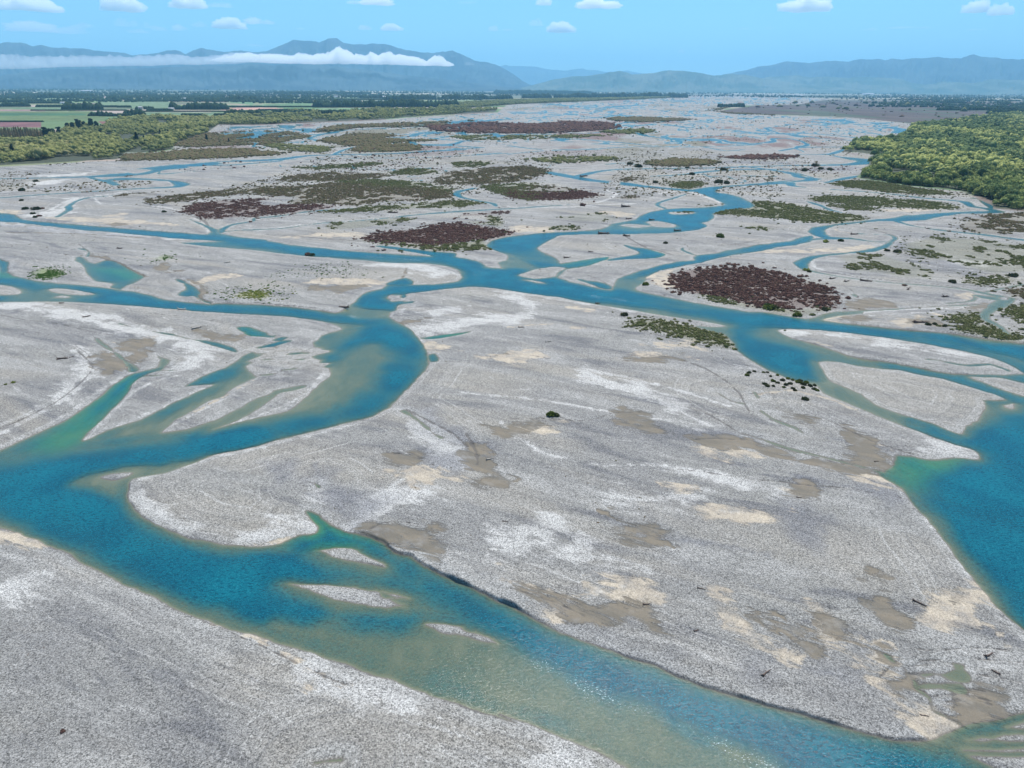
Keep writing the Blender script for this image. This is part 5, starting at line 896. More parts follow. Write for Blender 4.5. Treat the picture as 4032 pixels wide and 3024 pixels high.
# poplars, dark cypresses and single conifers on the left
k = 0
for i in range(34):
    x = -20+i*400/33; q = world(FL([(x+random.uniform(-4,4), 566+(i%2)*-5)]))[0]
    plant_tree('poplar_tree', 'tall narrow brown-green poplar in the row at the left edge', 'poplar', PP[i%4], q[0], q[1], random.uniform(20,25), 'poplar row at the left edge', random.uniform(.8,1.2))
for j,(x,y,h,wd_,lab) in enumerate([(415,560,31,1.0,'broad dark cypress at the right end of the poplar row'),(470,545,27,.9,'dark cypress second from the poplar row'),(520,520,22,.9,'lower dark cypress between the poplar row and the tall pair'),(595,470,20,.9,'dark cypress left of the tallest one'),(690,465,30,.9,'tall dark cypress in the middle of the dark clump'),(740,462,26,.9,'dark cypress just right of the tallest one'),(800,462,31,.9,'tallest dark cypress near the right end of the clump'),(850,466,24,.9,'sloping dark cypress at the right end of the clump'),(890,468,15,.8,'small dark cypress ending the dark clump'),(640,468,24,.9,'dark cypress between the low and the tall ones')]):
    q = world(FL([(x,y)]))[0]; plant_tree('cypress_tree', lab, 'tree', PY[j%4], q[0], q[1], h*.82, 'dark cypresses behind the left bank willows', wd_)
for j,(x,y,h,lab) in enumerate([(1200,592,21,'tall dark conifer standing among the left bank willows'),(1262,580,13,'smaller dark conifer right of the tall one among the willows'),(527,622,13,'dark round conifer among yellow willows at the left'),(388,622,12,'green conifer left of the dark round one'),(125,715,20,'big dark conifer near the left edge of the woodland'),(980,607,12,'dark conifer in the middle of the left woodland'),(1802,562,13,'lone dark conifer at the edge of the scrub flat'),(1400,522,13,'dark conifer behind the yellow willow grove'),(1470,522,13,'dark conifer right of its twin behind the yellow grove'),(1622,552,11,'dark conifer at the right end of the yellow willow grove'),(1995,577,8,'small dark conifer alone on the scrub flat'),(630,660,8,'low dark conifer among willows near the gravel'),(870,505,8,'low dark conifer below the cypress clump')]):
    q = world(FL([(x,y)]))[0]; plant_tree('conifer_tree', lab, 'conifer', PC[j%4], q[0], q[1], h, None, 1.15)
for j,(x,y,h,lab) in enumerate([(1560,535,12,'small conifer on the far edge of the right bank woodland'),(1765,535,12,'conifer rising from the right bank woodland'),(1450,445,10,'dark conifer at the far left of the right bank woodland'),(1580,440,12,'pointed dark conifer behind the right bank woodland'),(2110,520,12,'slim conifer near the right edge of the woodland'),(540,245,11,'dark tree on the brown plain near the gravel'),(1050,215,10,'lone dark tree on the brown plain'),(1110,205,10,'second lone dark tree on the brown plain'),(885,205,12,'pointed dark tree on the brown plain'),(1515,210,12,'dark tree beside the far tree group on the brown plain'),(1440,245,10,'small dark tree low on the brown plain'),(380,268,10,'dark tree on the scrub left of the brown plain')]):
    q = world(FX([(x,y)]))[0]; plant_tree('conifer_tree', lab, 'conifer', PC[j%4], q[0], q[1], h*1.2, None, 1.1)

# shelterbelts and hedges of the farmland: x0, x1, y of the foot, height (in the tile), tall trees or clipped hedge
BELTS = [(FL,-700,370,403,13,0,'long clipped hedge between the green field and the brown field'),(FL,325,570,192,42,1,'dark block of trees on the plain at the left'),(FL,582,812,188,38,1,'second dark block of trees on the plain at the left'),(FL,-500,240,268,42,1,'wide dark wood at the left edge of the plain'),(FL,325,560,271,20,0,'hedge left of the tall pine block'),(FL,275,1100,303,11,0,'long low hedge in front of the pine block'),
 (FL,570,855,298,70,1,'tall dark pine block in the farmland'),(FL,860,1020,273,17,0,'clipped hedge right of the pine block'),(FL,1030,1135,275,17,0,'short clipped hedge right of the clipped hedge'),(FL,1190,1330,290,26,1,'small tree group beside the pale shed'),(FL,1290,1490,302,18,0,'hedge right of the pale shed'),(FL,1500,1965,294,62,1,'long wedge of pines in the middle farmland'),(FL,1960,2250,274,14,0,'hedge running right from the pine wedge'),
 (FL,1230,1960,313,11,0,'long dark hedge in front of the pine wedge'),(FL,950,1130,354,34,1,'dark trees around the white shed'),(FL,1095,1240,340,48,1,'rounded tree group behind the white shed'),(FL,785,860,350,45,1,'round trees left of the white shed'),(FL,880,925,352,45,1,'single dark tree group between the round trees and the shed'),(FL,1240,1500,360,16,0,'low hedge right of the white shed'),(FL,1590,1760,348,20,0,'hedge behind the left bank willows'),(FL,1870,1960,346,18,0,'short hedge behind the left bank willows'),
 (FL,1965,2260,345,52,1,'dark trees behind the willows at the middle left'),(FL,1420,2250,219,13,0,'far hedge with tree tops beyond the farmland'),(FL,1195,1410,223,13,0,'far hedge left of the long one'),(FL,1480,1800,205,22,1,'far tree row on the plain'),(FL,945,1000,207,36,1,'single far tree clump on the green strip'),(FL,1060,1145,207,26,1,'low far tree clump on the green strip'),(FL,930,1380,171,10,0,'thin far hedge across the pinkish field'),(FL,190,320,168,20,1,'far trees left of the dark block'),
 (FL,1980,2240,215,42,1,'far tree group right of the long hedge'),(FL,-600,280,230,26,0,'long bluish hedge at the left edge'),(FL,200,620,240,22,1,'bluish orchard trees in the left farmland'),(FM,190,1000,157,24,1,'far blue forest block at the middle left'),(FM,540,1200,274,64,1,'broad pine plantation left part'),(FM,1190,1765,272,66,1,'broad pine plantation right part'),(FM,540,890,207,12,0,'far hedge behind the plantation'),(FM,895,1180,207,12,0,'far hedge behind the plantation at its middle'),
 (FM,1150,1275,210,38,1,'trees behind the plantation on its left'),(FM,1285,1430,205,44,1,'tall trees behind the plantation'),(FM,1435,1580,205,42,1,'trees behind the right end of the plantation'),(FM,1655,2240,203,42,1,'long row of spiky pines left of the river'),(FR,145,370,192,40,1,'pine row beside the far river bank'),(FR,430,1000,190,40,1,'long dark pine belt on the far river bank'),(FR,1000,1550,188,44,1,'dark tree belt ending at the far river bed'),
 (FM,0,340,208,12,0,'far hedge at the left of the plantation'),(FM,225,480,211,16,1,'far trees at the left of the plantation'),(FM,-20,540,272,12,0,'dark hedge leading to the plantation'),(FM,0,400,330,38,1,'dark trees behind the yellow willows'),(FM,400,840,328,36,1,'dark tree row behind the middle willows'),(FM,60,480,300,12,0,'low hedge along the orange field'),(FM,850,1300,302,12,1,'low trees along the thin green field'),(FM,935,1050,192,28,1,'far group of bare poplars and trees'),(FM,1050,1110,192,32,1,'far poplar group behind the plantation'),
 (FR,-100,200,150,30,1,'far blue wood beyond the pine row'),(FR,150,740,150,26,1,'long far blue wood beyond the pine belt'),(FX,1560,1700,228,30,1,'bluish tree group on the brown plain'),(FX,1500,2300,290,28,1,'long dark wood at the right edge of the brown plain'),(FX,1930,2300,318,34,1,'dark wood behind the right bank woodland'),(FX,-350,-150,262,30,1,'dark trees at the tip of the brown plain')]
PCL = [None]*4
for i in range(4):
    v,f,t = lump_proto(RNG, IC2, .12); v = v.copy(); v[:,:2] *= (1-.45*np.clip((v[:,2:3]+.2),0,1.2)/1.2); v[:,2] = (v[:,2]+.25)/1.25
    P_=shell(50,(.8,.8,.9),RNG,-.1,.7); lv,lf=tri_leaves(P_,.16,RNG); lv[:,2]=np.abs(lv[:,2]); lv[:,:2]*=(1-.5*np.clip(lv[:,2:3],0,1)); PCL[i]=join([(v,f,t),(lv,lf,RNG.uniform(0,1,len(lv)))])
LB = leaf_material('shelterbelt_leaves', [(.018,.036,.026),(.028,.05,.03),(.05,.07,.035)], 0., .1)
for tile,x0,x1,yb,hp,tall,lab in BELTS:
    p0,p1 = world(tile([(x0,yb)]))[0], world(tile([(x1,yb)]))[0]; sc_ = 2.212 if tile is not FX else 2.1434
    h = hp/sc_*p0[1]/F*1.0; L = np.linalg.norm(p1-p0); d = (p1-p0)/L; nn = np.array([-d[1],d[0]])
    rad = h*(.38 if tall else .6); rows = 3 if tall else 2; k = int(L/(rad*(.8 if tall else .7)))+1
    tt = np.tile(np.linspace(0,1,k),rows)+RNG.normal(size=k*rows)*.3/k; off = np.repeat(np.arange(rows),k)*rad*1.1+RNG.normal(size=k*rows)*rad*.15
    pts = p0+np.outer(tt.clip(0,1)*L,d)+np.outer(off,nn)
    env = h*(RNG.uniform(.72,1.08,len(tt)) if tall else RNG.uniform(.93,1.02,len(tt)))*(1-.35*(np.abs(fbm(tt*6,tt*0+hp,int(x0)%50,2)))*(1 if tall else 0))
    V,Fc,Tn = [],[],[]; o = 0; zz = ground_z(pts[:,0],pts[:,1])[0]
    for i in range(len(pts)):
        pv,pf,pt = PCL[i%4]; v = pv*np.array([rad*1.25,rad*1.25,env[i]])+np.array([pts[i,0],pts[i,1],zz[i]]); V.append(v); Fc.append(pf+o); Tn.append(pt*.6+.4*RNG.uniform()); o += len(v)
    link('shelterbelt' if tall else 'hedge', raw_mesh('belt', np.concatenate(V), np.concatenate(Fc), LB, {'tint': np.concatenate(Tn).clip(0,1)}), label=lab, category='tree belt' if tall else 'hedge', group='tree belts and hedges of the farmland')
# far-off woods towards the foot of the mountains
PXs,PYs,Rs = [],[],[]
for k in range(430):
    y = 1/RNG.uniform(1/26000, 1/4300); x0 = RNG.uniform(-.85,.95)*y; L = RNG.uniform(.03,.2)*y
    if y < 9000 and -.02*y < x0+L and x0 < .42*y+200 : 
        if x0 > -.3*y: continue
    n_ = int(L/ (y*.0032)); xx = x0+np.linspace(0,1,n_)*L; PXs.append(xx); PYs.append(y+RNG.normal(size=n_)*y*.012); Rs.append(RNG.uniform(.5,1.1,n_)*(9+y*.0006))
px,py,r = map(np.concatenate,(PXs,PYs,Rs)); wood_stuff('distant_woods','blue-dark bands of far woods below the mountains', px,py, r, 1.35, LB, PL)

# ------------------------------------------------------------------ sheds of the farms
WALLW = plain_material('white_wall',(.75,.74,.72),(.68,.67,.65),.5); ROOFR = plain_material('rusty_roof',(.22,.07,.05),(.28,.1,.07),.5); ROOFG = plain_material('grey_roof',(.45,.46,.48),(.5,.5,.52),.5); WALLT = plain_material('tan_wall',(.5,.42,.34),(.45,.38,.3),.5); DOORM = plain_material('dark_door',(.05,.05,.06),(.08,.08,.09),.5)
def shed(tile, x, y, L, Wd, h, wm, rm, lab):
    p = world(tile([(x,y)]))[0]; e = bpy.data.objects.new('farm_shed', None); COL.objects.link(e); e.location = (p[0],p[1],float(ground_z([p[0]],[p[1]])[0][0])); e['label'] = lab; e['category'] = 'shed'; e['group'] = 'farm buildings'
    e.rotation_euler = (0,0,random.uniform(-.25,.25)); rh = Wd*.22
    v = np.array([(-L/2,-Wd/2,0),(L/2,-Wd/2,0),(L/2,Wd/2,0),(-L/2,Wd/2,0),(-L/2,-Wd/2,h),(L/2,-Wd/2,h),(L/2,Wd/2,h),(-L/2,Wd/2,h),(-L/2,0,h+rh),(L/2,0,h+rh)])
    f = np.array([(0,1,5),(0,5,4),(2,3,7),(2,7,6),(1,2,6),(1,6,5),(5,6,9),(3,0,4),(3,4,7),(4,8,7)]); link('wall', raw_mesh('shed_wall', v, f, wm), e)
    o_ = .5; t_=.15; v = []
    for zz in (0,t_):
        v += [(-L/2-o_,-Wd/2-o_,h-.2+zz),(L/2+o_,-Wd/2-o_,h-.2+zz),(-L/2-o_,0,h+rh+.05+zz),(L/2+o_,0,h+rh+.05+zz),(-L/2-o_,Wd/2+o_,h-.2+zz),(L/2+o_,Wd/2+o_,h-.2+zz)]
    f = np.array([(6,7,9,8),(8,9,11,10),(0,2,3,1),(2,4,5,3),(0,1,7,6),(4,10,11,5),(0,6,8,2),(2,8,10,4),(1,3,9,7),(3,5,11,9)]); link('roof', raw_mesh('shed_roof', np.array(v), f, rm), e)
    v = np.array([(sx*L*.13,-Wd/2-.06+sy*.05,sz*h*.75) for sz in (0,1) for sy in (0,1) for sx in (-1,1)]); f = np.array([(0,1,5,4),(2,6,7,3),(0,4,6,2),(1,3,7,5),(4,5,7,6)]); link('door', raw_mesh('shed_door', v, f, DOORM), e)
shed(FL,978,352,26,12,5,WALLW,ROOFR,'white shed with a red-brown roof just behind the left bank willows')
shed(FL,1228,292,16,12,9,WALLT,ROOFG,'tall pale shed beside a hedge in the left farmland')
shed(FL,1495,300,22,14,7,WALLT,ROOFG,'pale shed at the foot of the wedge of pines')
shed(FL,552,241,28,14,6,WALLW,ROOFG,'small white shed beyond the pine block')
shed(FL,1590,205,60,20,8,WALLW,ROOFG,'far white farm building in front of a tree row')
shed(FL,2100,200,70,20,9,WALLW,ROOFG,'far white farm building near the far tree group')
shed(FL,760,137,160,40,12,WALLW,ROOFG,'long pale shed on the far plain')
shed(FM,1135,190,80,26,10,WALLW,ROOFG,'far white building behind the plantation')
shed(FM,725,187,60,22,9,WALLW,ROOFG,'small far white building on the green strip')
shed(FX,895,156,220,50,14,WALLW,ROOFG,'far white building beyond the brown plain')
# ------------------------------------------------------------------ mountains
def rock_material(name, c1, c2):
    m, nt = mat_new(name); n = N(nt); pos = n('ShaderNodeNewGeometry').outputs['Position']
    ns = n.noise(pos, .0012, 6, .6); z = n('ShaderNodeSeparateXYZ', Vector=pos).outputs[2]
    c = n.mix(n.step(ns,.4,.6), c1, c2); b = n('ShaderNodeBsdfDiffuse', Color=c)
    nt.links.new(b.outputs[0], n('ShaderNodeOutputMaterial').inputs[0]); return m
RK = rock_material('haze_blue_forest', (.03,.05,.07), (.06,.085,.10)); RH = rock_material('grassy_hill', (.06,.10,.09), (.12,.15,.13))  # blue of the haze mixed into the mountain colour
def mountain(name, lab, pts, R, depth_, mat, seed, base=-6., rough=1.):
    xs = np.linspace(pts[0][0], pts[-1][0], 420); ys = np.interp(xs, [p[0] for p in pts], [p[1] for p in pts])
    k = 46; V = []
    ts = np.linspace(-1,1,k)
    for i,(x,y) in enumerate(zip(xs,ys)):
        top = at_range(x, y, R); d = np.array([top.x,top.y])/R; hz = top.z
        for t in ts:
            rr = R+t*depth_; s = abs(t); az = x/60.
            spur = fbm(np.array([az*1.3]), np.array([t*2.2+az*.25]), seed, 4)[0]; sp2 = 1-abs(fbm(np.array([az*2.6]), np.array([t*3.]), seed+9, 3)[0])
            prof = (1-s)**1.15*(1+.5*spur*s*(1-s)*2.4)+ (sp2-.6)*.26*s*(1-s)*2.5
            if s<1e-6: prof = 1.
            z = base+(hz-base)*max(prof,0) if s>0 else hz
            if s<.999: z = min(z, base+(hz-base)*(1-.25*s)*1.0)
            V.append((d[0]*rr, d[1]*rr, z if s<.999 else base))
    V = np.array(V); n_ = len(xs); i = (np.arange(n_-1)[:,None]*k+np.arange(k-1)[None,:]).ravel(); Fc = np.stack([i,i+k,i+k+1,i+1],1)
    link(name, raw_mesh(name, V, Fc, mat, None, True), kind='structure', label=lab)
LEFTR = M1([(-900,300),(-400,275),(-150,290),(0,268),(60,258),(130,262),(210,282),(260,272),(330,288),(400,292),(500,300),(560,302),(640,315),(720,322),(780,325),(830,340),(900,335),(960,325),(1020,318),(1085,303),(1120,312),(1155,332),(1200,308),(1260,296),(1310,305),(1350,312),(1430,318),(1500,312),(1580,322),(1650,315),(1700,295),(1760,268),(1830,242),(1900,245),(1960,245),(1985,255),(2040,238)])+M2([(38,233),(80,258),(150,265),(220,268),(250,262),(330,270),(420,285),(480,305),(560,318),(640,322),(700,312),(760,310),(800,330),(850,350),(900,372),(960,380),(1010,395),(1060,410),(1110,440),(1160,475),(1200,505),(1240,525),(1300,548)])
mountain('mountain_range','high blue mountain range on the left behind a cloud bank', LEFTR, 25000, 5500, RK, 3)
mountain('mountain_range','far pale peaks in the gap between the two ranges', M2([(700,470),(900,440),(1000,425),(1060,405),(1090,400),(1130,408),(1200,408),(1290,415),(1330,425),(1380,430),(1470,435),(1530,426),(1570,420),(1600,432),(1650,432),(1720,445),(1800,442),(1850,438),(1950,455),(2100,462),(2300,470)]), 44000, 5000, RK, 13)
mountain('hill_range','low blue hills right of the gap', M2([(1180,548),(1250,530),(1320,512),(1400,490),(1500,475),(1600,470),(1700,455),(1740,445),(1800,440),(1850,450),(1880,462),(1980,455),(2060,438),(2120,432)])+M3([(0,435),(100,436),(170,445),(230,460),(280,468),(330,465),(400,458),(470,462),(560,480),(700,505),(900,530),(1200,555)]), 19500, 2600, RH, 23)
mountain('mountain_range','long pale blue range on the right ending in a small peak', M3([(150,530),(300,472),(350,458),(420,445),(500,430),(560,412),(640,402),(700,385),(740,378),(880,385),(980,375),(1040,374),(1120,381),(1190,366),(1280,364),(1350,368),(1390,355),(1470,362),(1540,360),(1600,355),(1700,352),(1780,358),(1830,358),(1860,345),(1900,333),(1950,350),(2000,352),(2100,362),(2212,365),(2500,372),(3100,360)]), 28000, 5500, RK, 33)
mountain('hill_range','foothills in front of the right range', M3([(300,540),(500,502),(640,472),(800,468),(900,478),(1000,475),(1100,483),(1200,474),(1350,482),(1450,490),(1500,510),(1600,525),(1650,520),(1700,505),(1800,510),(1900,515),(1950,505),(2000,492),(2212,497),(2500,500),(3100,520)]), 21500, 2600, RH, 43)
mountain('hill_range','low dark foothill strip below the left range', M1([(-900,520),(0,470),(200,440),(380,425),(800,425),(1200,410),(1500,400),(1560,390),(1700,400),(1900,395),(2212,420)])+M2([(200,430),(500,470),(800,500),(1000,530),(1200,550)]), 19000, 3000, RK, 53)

# ------------------------------------------------------------------ clouds
def cloud_material(name, c):
    m, nt = mat_new(name); n = N(nt)
    d1 = n('ShaderNodeBsdfDiffuse', Color=c); d2 = n('ShaderNodeBsdfTranslucent', Color=c); mx = n('ShaderNodeMixShader', i0=.5)
    nt.links.new(d1.outputs[0], mx.inputs[1]); nt.links.new(d2.outputs[0], mx.inputs[2]); nt.links.new(mx.outputs[0], n('ShaderNodeOutputMaterial').inputs[0]); return m
CW = cloud_material('cloud_vapour', (.97,.97,.98,1)); CG = cloud_material('thin_cloud_vapour', (.80,.84,.90,1))
def vapour(name, dens):
    m, nt = mat_new(name); n = N(nt); v = n('ShaderNodeVolumeScatter', Color=(1,1,1,1), Density=dens, Anisotropy=.35)
    nt.links.new(v.outputs[0], n('ShaderNodeOutputMaterial').inputs['Volume']); return m
VAP = [(q, vapour('cloud_vapour', q)) for q in (.0005,.001,.0022,.006)]
def vap(d): return VAP[0][1] if d<.3 else VAP[1][1] if d<.48 else VAP[2][1] if d<.8 else VAP[3][1]
SPH = ico(5)
def cloud_hull(W_, H_, rng, wisp=False):
    """a flat-based heap: the outline seen from its middle of many overlapping puffs"""
    d, f = SPH; d = d*np.array((1,.7,.5)); d = d/np.linalg.norm(d,axis=1,keepdims=True)
    best = np.full(len(d), .04)
    nb = 9 if wisp else 26
    for b in range(nb):
        u = rng.uniform(-.80,.80); env = (1-abs(u)**2.2)
        c = np.array([u*.5, rng.uniform(-.16,.16), rng.uniform(0,.55)*env*.5]); r = rng.uniform(.20,.38)*(.35+.65*env)*np.array([.5*(1.6 if wisp else 1),.5,1.])
        c2 = c/r; d2 = d/r; A_ = (d2**2).sum(1); B_ = -2*(d2*c2).sum(1); C_ = (c2**2).sum()-1; q = B_*B_-4*A_*C_
        t = np.where(q>0, (-B_+np.sqrt(np.maximum(q,0)))/(2*A_), 0); best = np.maximum(best, t)
    V = d*best[:,None]
    V = V*(1+(.28 if wisp else .16)*fbm(V[:,0]*11+V[:,2]*9, V[:,1]*12+V[:,2]*13, int(rng.integers(50)), 5))[:,None]
    V[:,2] = np.where(V[:,2]<-.06, -.06+(V[:,2]+.06)*.15, V[:,2]); V[:,2] -= V[:,2].min()
    V /= np.array([V[:,0].max()-V[:,0].min(), 1., V[:,2].max()]); return V*np.array([W_, W_*.8, H_]), f
CLOUDS = [(M1,165,70,330,58,.9,'long flat-based cloud at the top left corner'),(M1,775,75,225,75,1,'bright white puffy cloud at the top left, cut by the frame'),(M1,1170,55,200,60,.9,'white cloud with a shaded base at the top, second puffy one'),(M1,1370,48,150,26,.3,'faint grey wisp right of the second puffy cloud'),(M1,200,200,240,48,.55,'thin pinkish grey cloud low at the left'),(M1,430,212,190,36,.4,'grey tail of the thin cloud at the left'),(M1,510,175,110,26,.3,'small grey wisp above the tail at the left'),
 (M1,780,168,120,46,.4,'grey wisp below the bright puffy cloud'),(M1,860,207,120,22,.3,'lower grey wisp below the bright puffy cloud'),(M1,910,176,60,30,.45,'small pale wisp in the left wisp group'),(M1,985,192,90,26,.35,'grey wisp in the middle of the left wisp group'),(M1,1120,192,90,32,.5,'small pale cloud left of the bright oval one'),(M1,1245,170,90,30,.4,'grey wisp touching the bright oval cloud'),(M1,1430,182,185,58,1,'bright oval cloud above the left range'),(M1,1610,152,175,34,.5,'thin streak trailing right of the bright oval cloud'),(M1,1590,290,110,15,.35,'faint streak just above the left range'),(M1,1860,184,70,12,.3,'tiny grey streak above the highest summit'),
 (M2,145,26,90,20,.5,'thin veil left of the flat top cloud'),(M2,290,34,200,42,.85,'flat cloud at the top edge above the highest summit'),(M2,215,188,85,28,.55,'small pale cloud above the high ridge'),(M2,385,192,135,36,.9,'small bright cloud above the high ridge'),(M2,850,24,120,14,.25,'faint high wisp at the top centre'),(M2,1330,36,100,42,.95,'small white cloud at the top edge right of centre'),(M2,1670,53,275,52,1,'wide bright cloud at the top right of centre'),(M2,1285,162,100,40,.45,'pale ragged cloud above the gap'),(M2,1435,205,180,57,1,'bright cloud with flat base above the gap'),(M2,1015,194,65,28,.6,'small pale cloud left above the gap'),(M2,1100,192,80,12,.3,'short grey streak above the gap'),(M2,2180,331,42,24,.55,'tiny cloud low over the gap'),
 (M3,850,74,285,76,1,'large bright cloud at the top right'),(M3,1910,83,125,57,1,'left one of the two small clouds at the top right corner'),(M3,2060,98,118,52,1,'right one of the two small clouds at the top right corner'),(M3,470,186,85,14,.22,'faint grey streak below the large bright cloud'),(M3,630,180,65,12,.22,'second faint grey streak below the large bright cloud'),(M3,1250,192,95,16,.25,'faint streak above the right range'),(M3,1450,178,150,12,.25,'long faint streak above the right range'),(M3,1590,178,85,12,.22,'short faint streak above the right range'),(M3,1910,190,100,10,.22,'faint streak above the small right peak')]
for tile,cx,yb,w,h,dn,lab in CLOUDS:
    q = tile([(cx,yb)])[0]; d = ray([q])[0]; el = math.atan2(d[2], math.hypot(d[0],d[1])); R = min(3100/math.tan(el), 60000)
    base = at_range(q[0],q[1],R); m_ = R/F*1.0; W_,H_ = w/1.58*m_, h/1.58*m_
    az = math.atan2(d[0],d[1]); rt = np.array([math.cos(az),-math.sin(az),0]); fw = np.array([math.sin(az),math.cos(az),0])
    v, f = cloud_hull(W_, H_*1.08, RNG, dn<.6); v = np.outer(v[:,0], rt)+np.outer(v[:,1], fw)+np.stack([0*v[:,0],0*v[:,0],v[:,2]],1)+np.array(base)
    link('cloud', raw_mesh('cloud', v, f, vap(dn), None, True), label=lab, category='cloud', group='fair weather clouds')
BAND = [(M1,x,a_,b_,c_) for x,a_,b_,c_ in [(-500,325,435,.35),(0,335,432,.35),(200,345,428,.4),(400,348,418,.45),(600,346,415,.45),(800,348,412,.45),(950,342,412,.5),(1100,336,402,.6),(1200,350,405,.6),(1300,348,402,.7),(1450,332,402,.9),(1550,325,390,.9),(1620,345,390,.8),(1700,342,395,.9),(1830,350,398,.9),(1860,330,398,1.),(1950,348,400,1.),(2050,330,400,1.),(2110,292,398,1.),(2160,320,398,1.),(2212,345,398,1.)]]+[(M2,x,a_,b_,c_) for x,a_,b_,c_ in [(55,292,395,1.),(100,300,396,1.),(150,330,398,1.),(200,352,400,1.),(250,335,402,1.),(300,350,403,.95),(350,316,403,1.),(400,335,405,1.),(450,348,406,1.),(500,352,408,1.),(550,362,410,1.),(600,385,410,.9),(650,350,410,1.),(690,345,411,1.),(730,385,412,1.),(775,400,413,.6)]]
pts = [t_([(x,0)])[0][0] for t_,x,*_ in BAND]; tops = [t_([(0,a_)])[0][1] for t_,x,a_,b_,c_ in BAND]; bots = [t_([(0,b_)])[0][1] for t_,x,a_,b_,c_ in BAND]; dens_ = [c_ for *_,c_ in BAND]
R = 18200
def bank(p, tp, bt, dep, mt_, lab, seed, lump, nx=700, k=18, lead=12):
    xs = np.linspace(p[0], p[-1], nx); T_ = np.interp(xs,p,tp); B_ = np.interp(xs,p,bt); V = []
    for i,x in enumerate(xs):
        t0,b0 = np.array(at_range(x,T_[i],R)), np.array(at_range(x,B_[i],R)); mid_ = (t0+b0)/2; hz = (t0[2]-b0[2])/2; fw = mid_*(1,1,0)/np.linalg.norm(mid_[:2]); e = min(1, (i/lead)**.5, ((nx-1-i)/12)**.5)+.004
        for q in range(k):
            an = 2*math.pi*q/k; g = 1+lump*fbm(np.array([x/19.]), np.array([an*1.6]), seed, 4)[0]
            zz = math.sin(an); zz = zz if zz>0 else zz*(.85+.15*g); V.append(mid_+fw*math.cos(an)*dep*g*e+np.array((0,0,hz*zz*(g if zz>0 else 1)*e)))
    V = np.array(V); i = (np.arange(nx-1)[:,None]*k+np.arange(k)[None,:]); j = (np.arange(nx-1)[:,None]*k+(np.arange(k)[None,:]+1)%k)
    Fc = np.stack([i,j,j+k,i+k],-1).reshape(-1,4); caps = []
    for c0,rev in ((0,1),((nx-1)*k,0)):
        for q in range(1,k-2,2): z = [c0,c0+q,c0+q+1,c0+q+2]; caps.append(z[::-1] if rev else z)
    Fc = np.concatenate([Fc, np.array(caps)]); link('cloudband', raw_mesh('cloudband', V, Fc, mt_, None, True), kind='stuff', label=lab)  # low cloud band on the ranges, built as vapour inside the haze
n0 = 14
MV1, MV2 = vapour('cloudband_vapour', .0013), vapour('cloud_bank_vapour', .006)
bank(pts[:n0+2], tops[:n0+2], bots[:n0+2], 420, MV1, 'thin white mist lying along the left range', 5, .35, 500)
bank(pts[n0-5:], [a_-2 for a_ in tops[n0-5:]], bots[n0-5:], 430, MV2, 'lumpy white cloud bank against the highest mountain', 8, .5, 600, lead=130)
for x,y,w,h_,lab in ((1300+765/1.58, 358/1.58, 22,12,'small cloud scrap before the ridge'),(1300+860/1.58, 407/1.58, 44,16,'last cloud scrap on the falling ridge')):
    v,f = cloud_hull(w/1.58*R/F*1.6, h_/1.58*R/F*1.3, RNG, True); link('cloud_scrap', raw_mesh('cloud_scrap', v+np.array(at_range(x,y,R)), f, MV1, None, True), kind='stuff', label=lab)
# ------------------------------------------------------------------ driftwood, stumps, single bushes on the gravel
import bmesh
WOODD = plain_material('dark_driftwood',(.07,.045,.035),(.13,.09,.07),6.); WOODP = plain_material('bleached_driftwood',(.42,.38,.33),(.3,.27,.23),6.)
def tube(V, Fc, pts, rads, k=8):
    o = len(V)
    for j,(p,r) in enumerate(zip(pts,rads)):
        p = np.array(p,float); d = np.array(pts[min(j+1,len(pts)-1)],float)-np.array(pts[max(j-1,0)],float); d /= np.linalg.norm(d)+1e-9
        e = np.cross(d,(.2,.3,.93)); e /= np.linalg.norm(e)+1e-9; g = np.cross(d,e)
        for i in range(k): an = 6.283*i/k; V.append(p+(e*math.cos(an)+g*math.sin(an))*r*(1+random.uniform(-.12,.12)))
    for j in range(len(pts)-1):
        for i in range(k):
            a0=o+j*k+i; a1=o+j*k+(i+1)%k; Fc.append((a0,a1,a1+k)); Fc.append((a0,a1+k,a0+k))
    for b_ in (o, o+(len(pts)-1)*k):
        for i in range(1,k-1): Fc.append((b_,b_+i,b_+i+1))
def driftwood(seed, L=3., roots=7, branches=4, r=.22):
    random.seed(seed); V=[];Fc=[]
    trunk = [(L*(t-.5), .12*L*math.sin(t*2+seed), r*.8+.1*r*random.random()+ (.25 if t<.1 else 0)*r) for t in np.linspace(0,1,7)]
    tube(V,Fc,trunk,[r*(1.25-.85*t) for t in np.linspace(0,1,7)])
    parts=[]
    for i in range(branches):
        t = random.uniform(.35,.95); b = trunk[int(t*6)]; an = random.uniform(-1,1); q = L*random.uniform(.18,.4); sy = random.choice((-1,1))
        tube(V,Fc,[b,(b[0]+q*.5,b[1]+sy*q*.4,b[2]+q*.25+.05),(b[0]+q*.8,b[1]+sy*q*.9,b[2]+q*.3*an*.5+.12)],[r*.4,r*.26,r*.07],6)
    V1,F1=[],[]; b = trunk[0]
    for i in range(roots):
        an = 6.283*i/roots+random.uniform(-.3,.3); q = r*random.uniform(2.4,4.6); cz = math.sin(an)*q
        tube(V1,F1,[b,(b[0]-q*.35,b[1]+math.cos(an)*q*.5,max(b[2]+cz*.5,.05)),(b[0]-q*.3-random.uniform(0,.3)*q,b[1]+math.cos(an)*q,max(b[2]+cz,.05))],[r*.6,r*.33,r*.08],6)
    random.seed(seed+100)
    return np.array(V),np.array(Fc),np.array(V1),np.array(F1)
DW = []
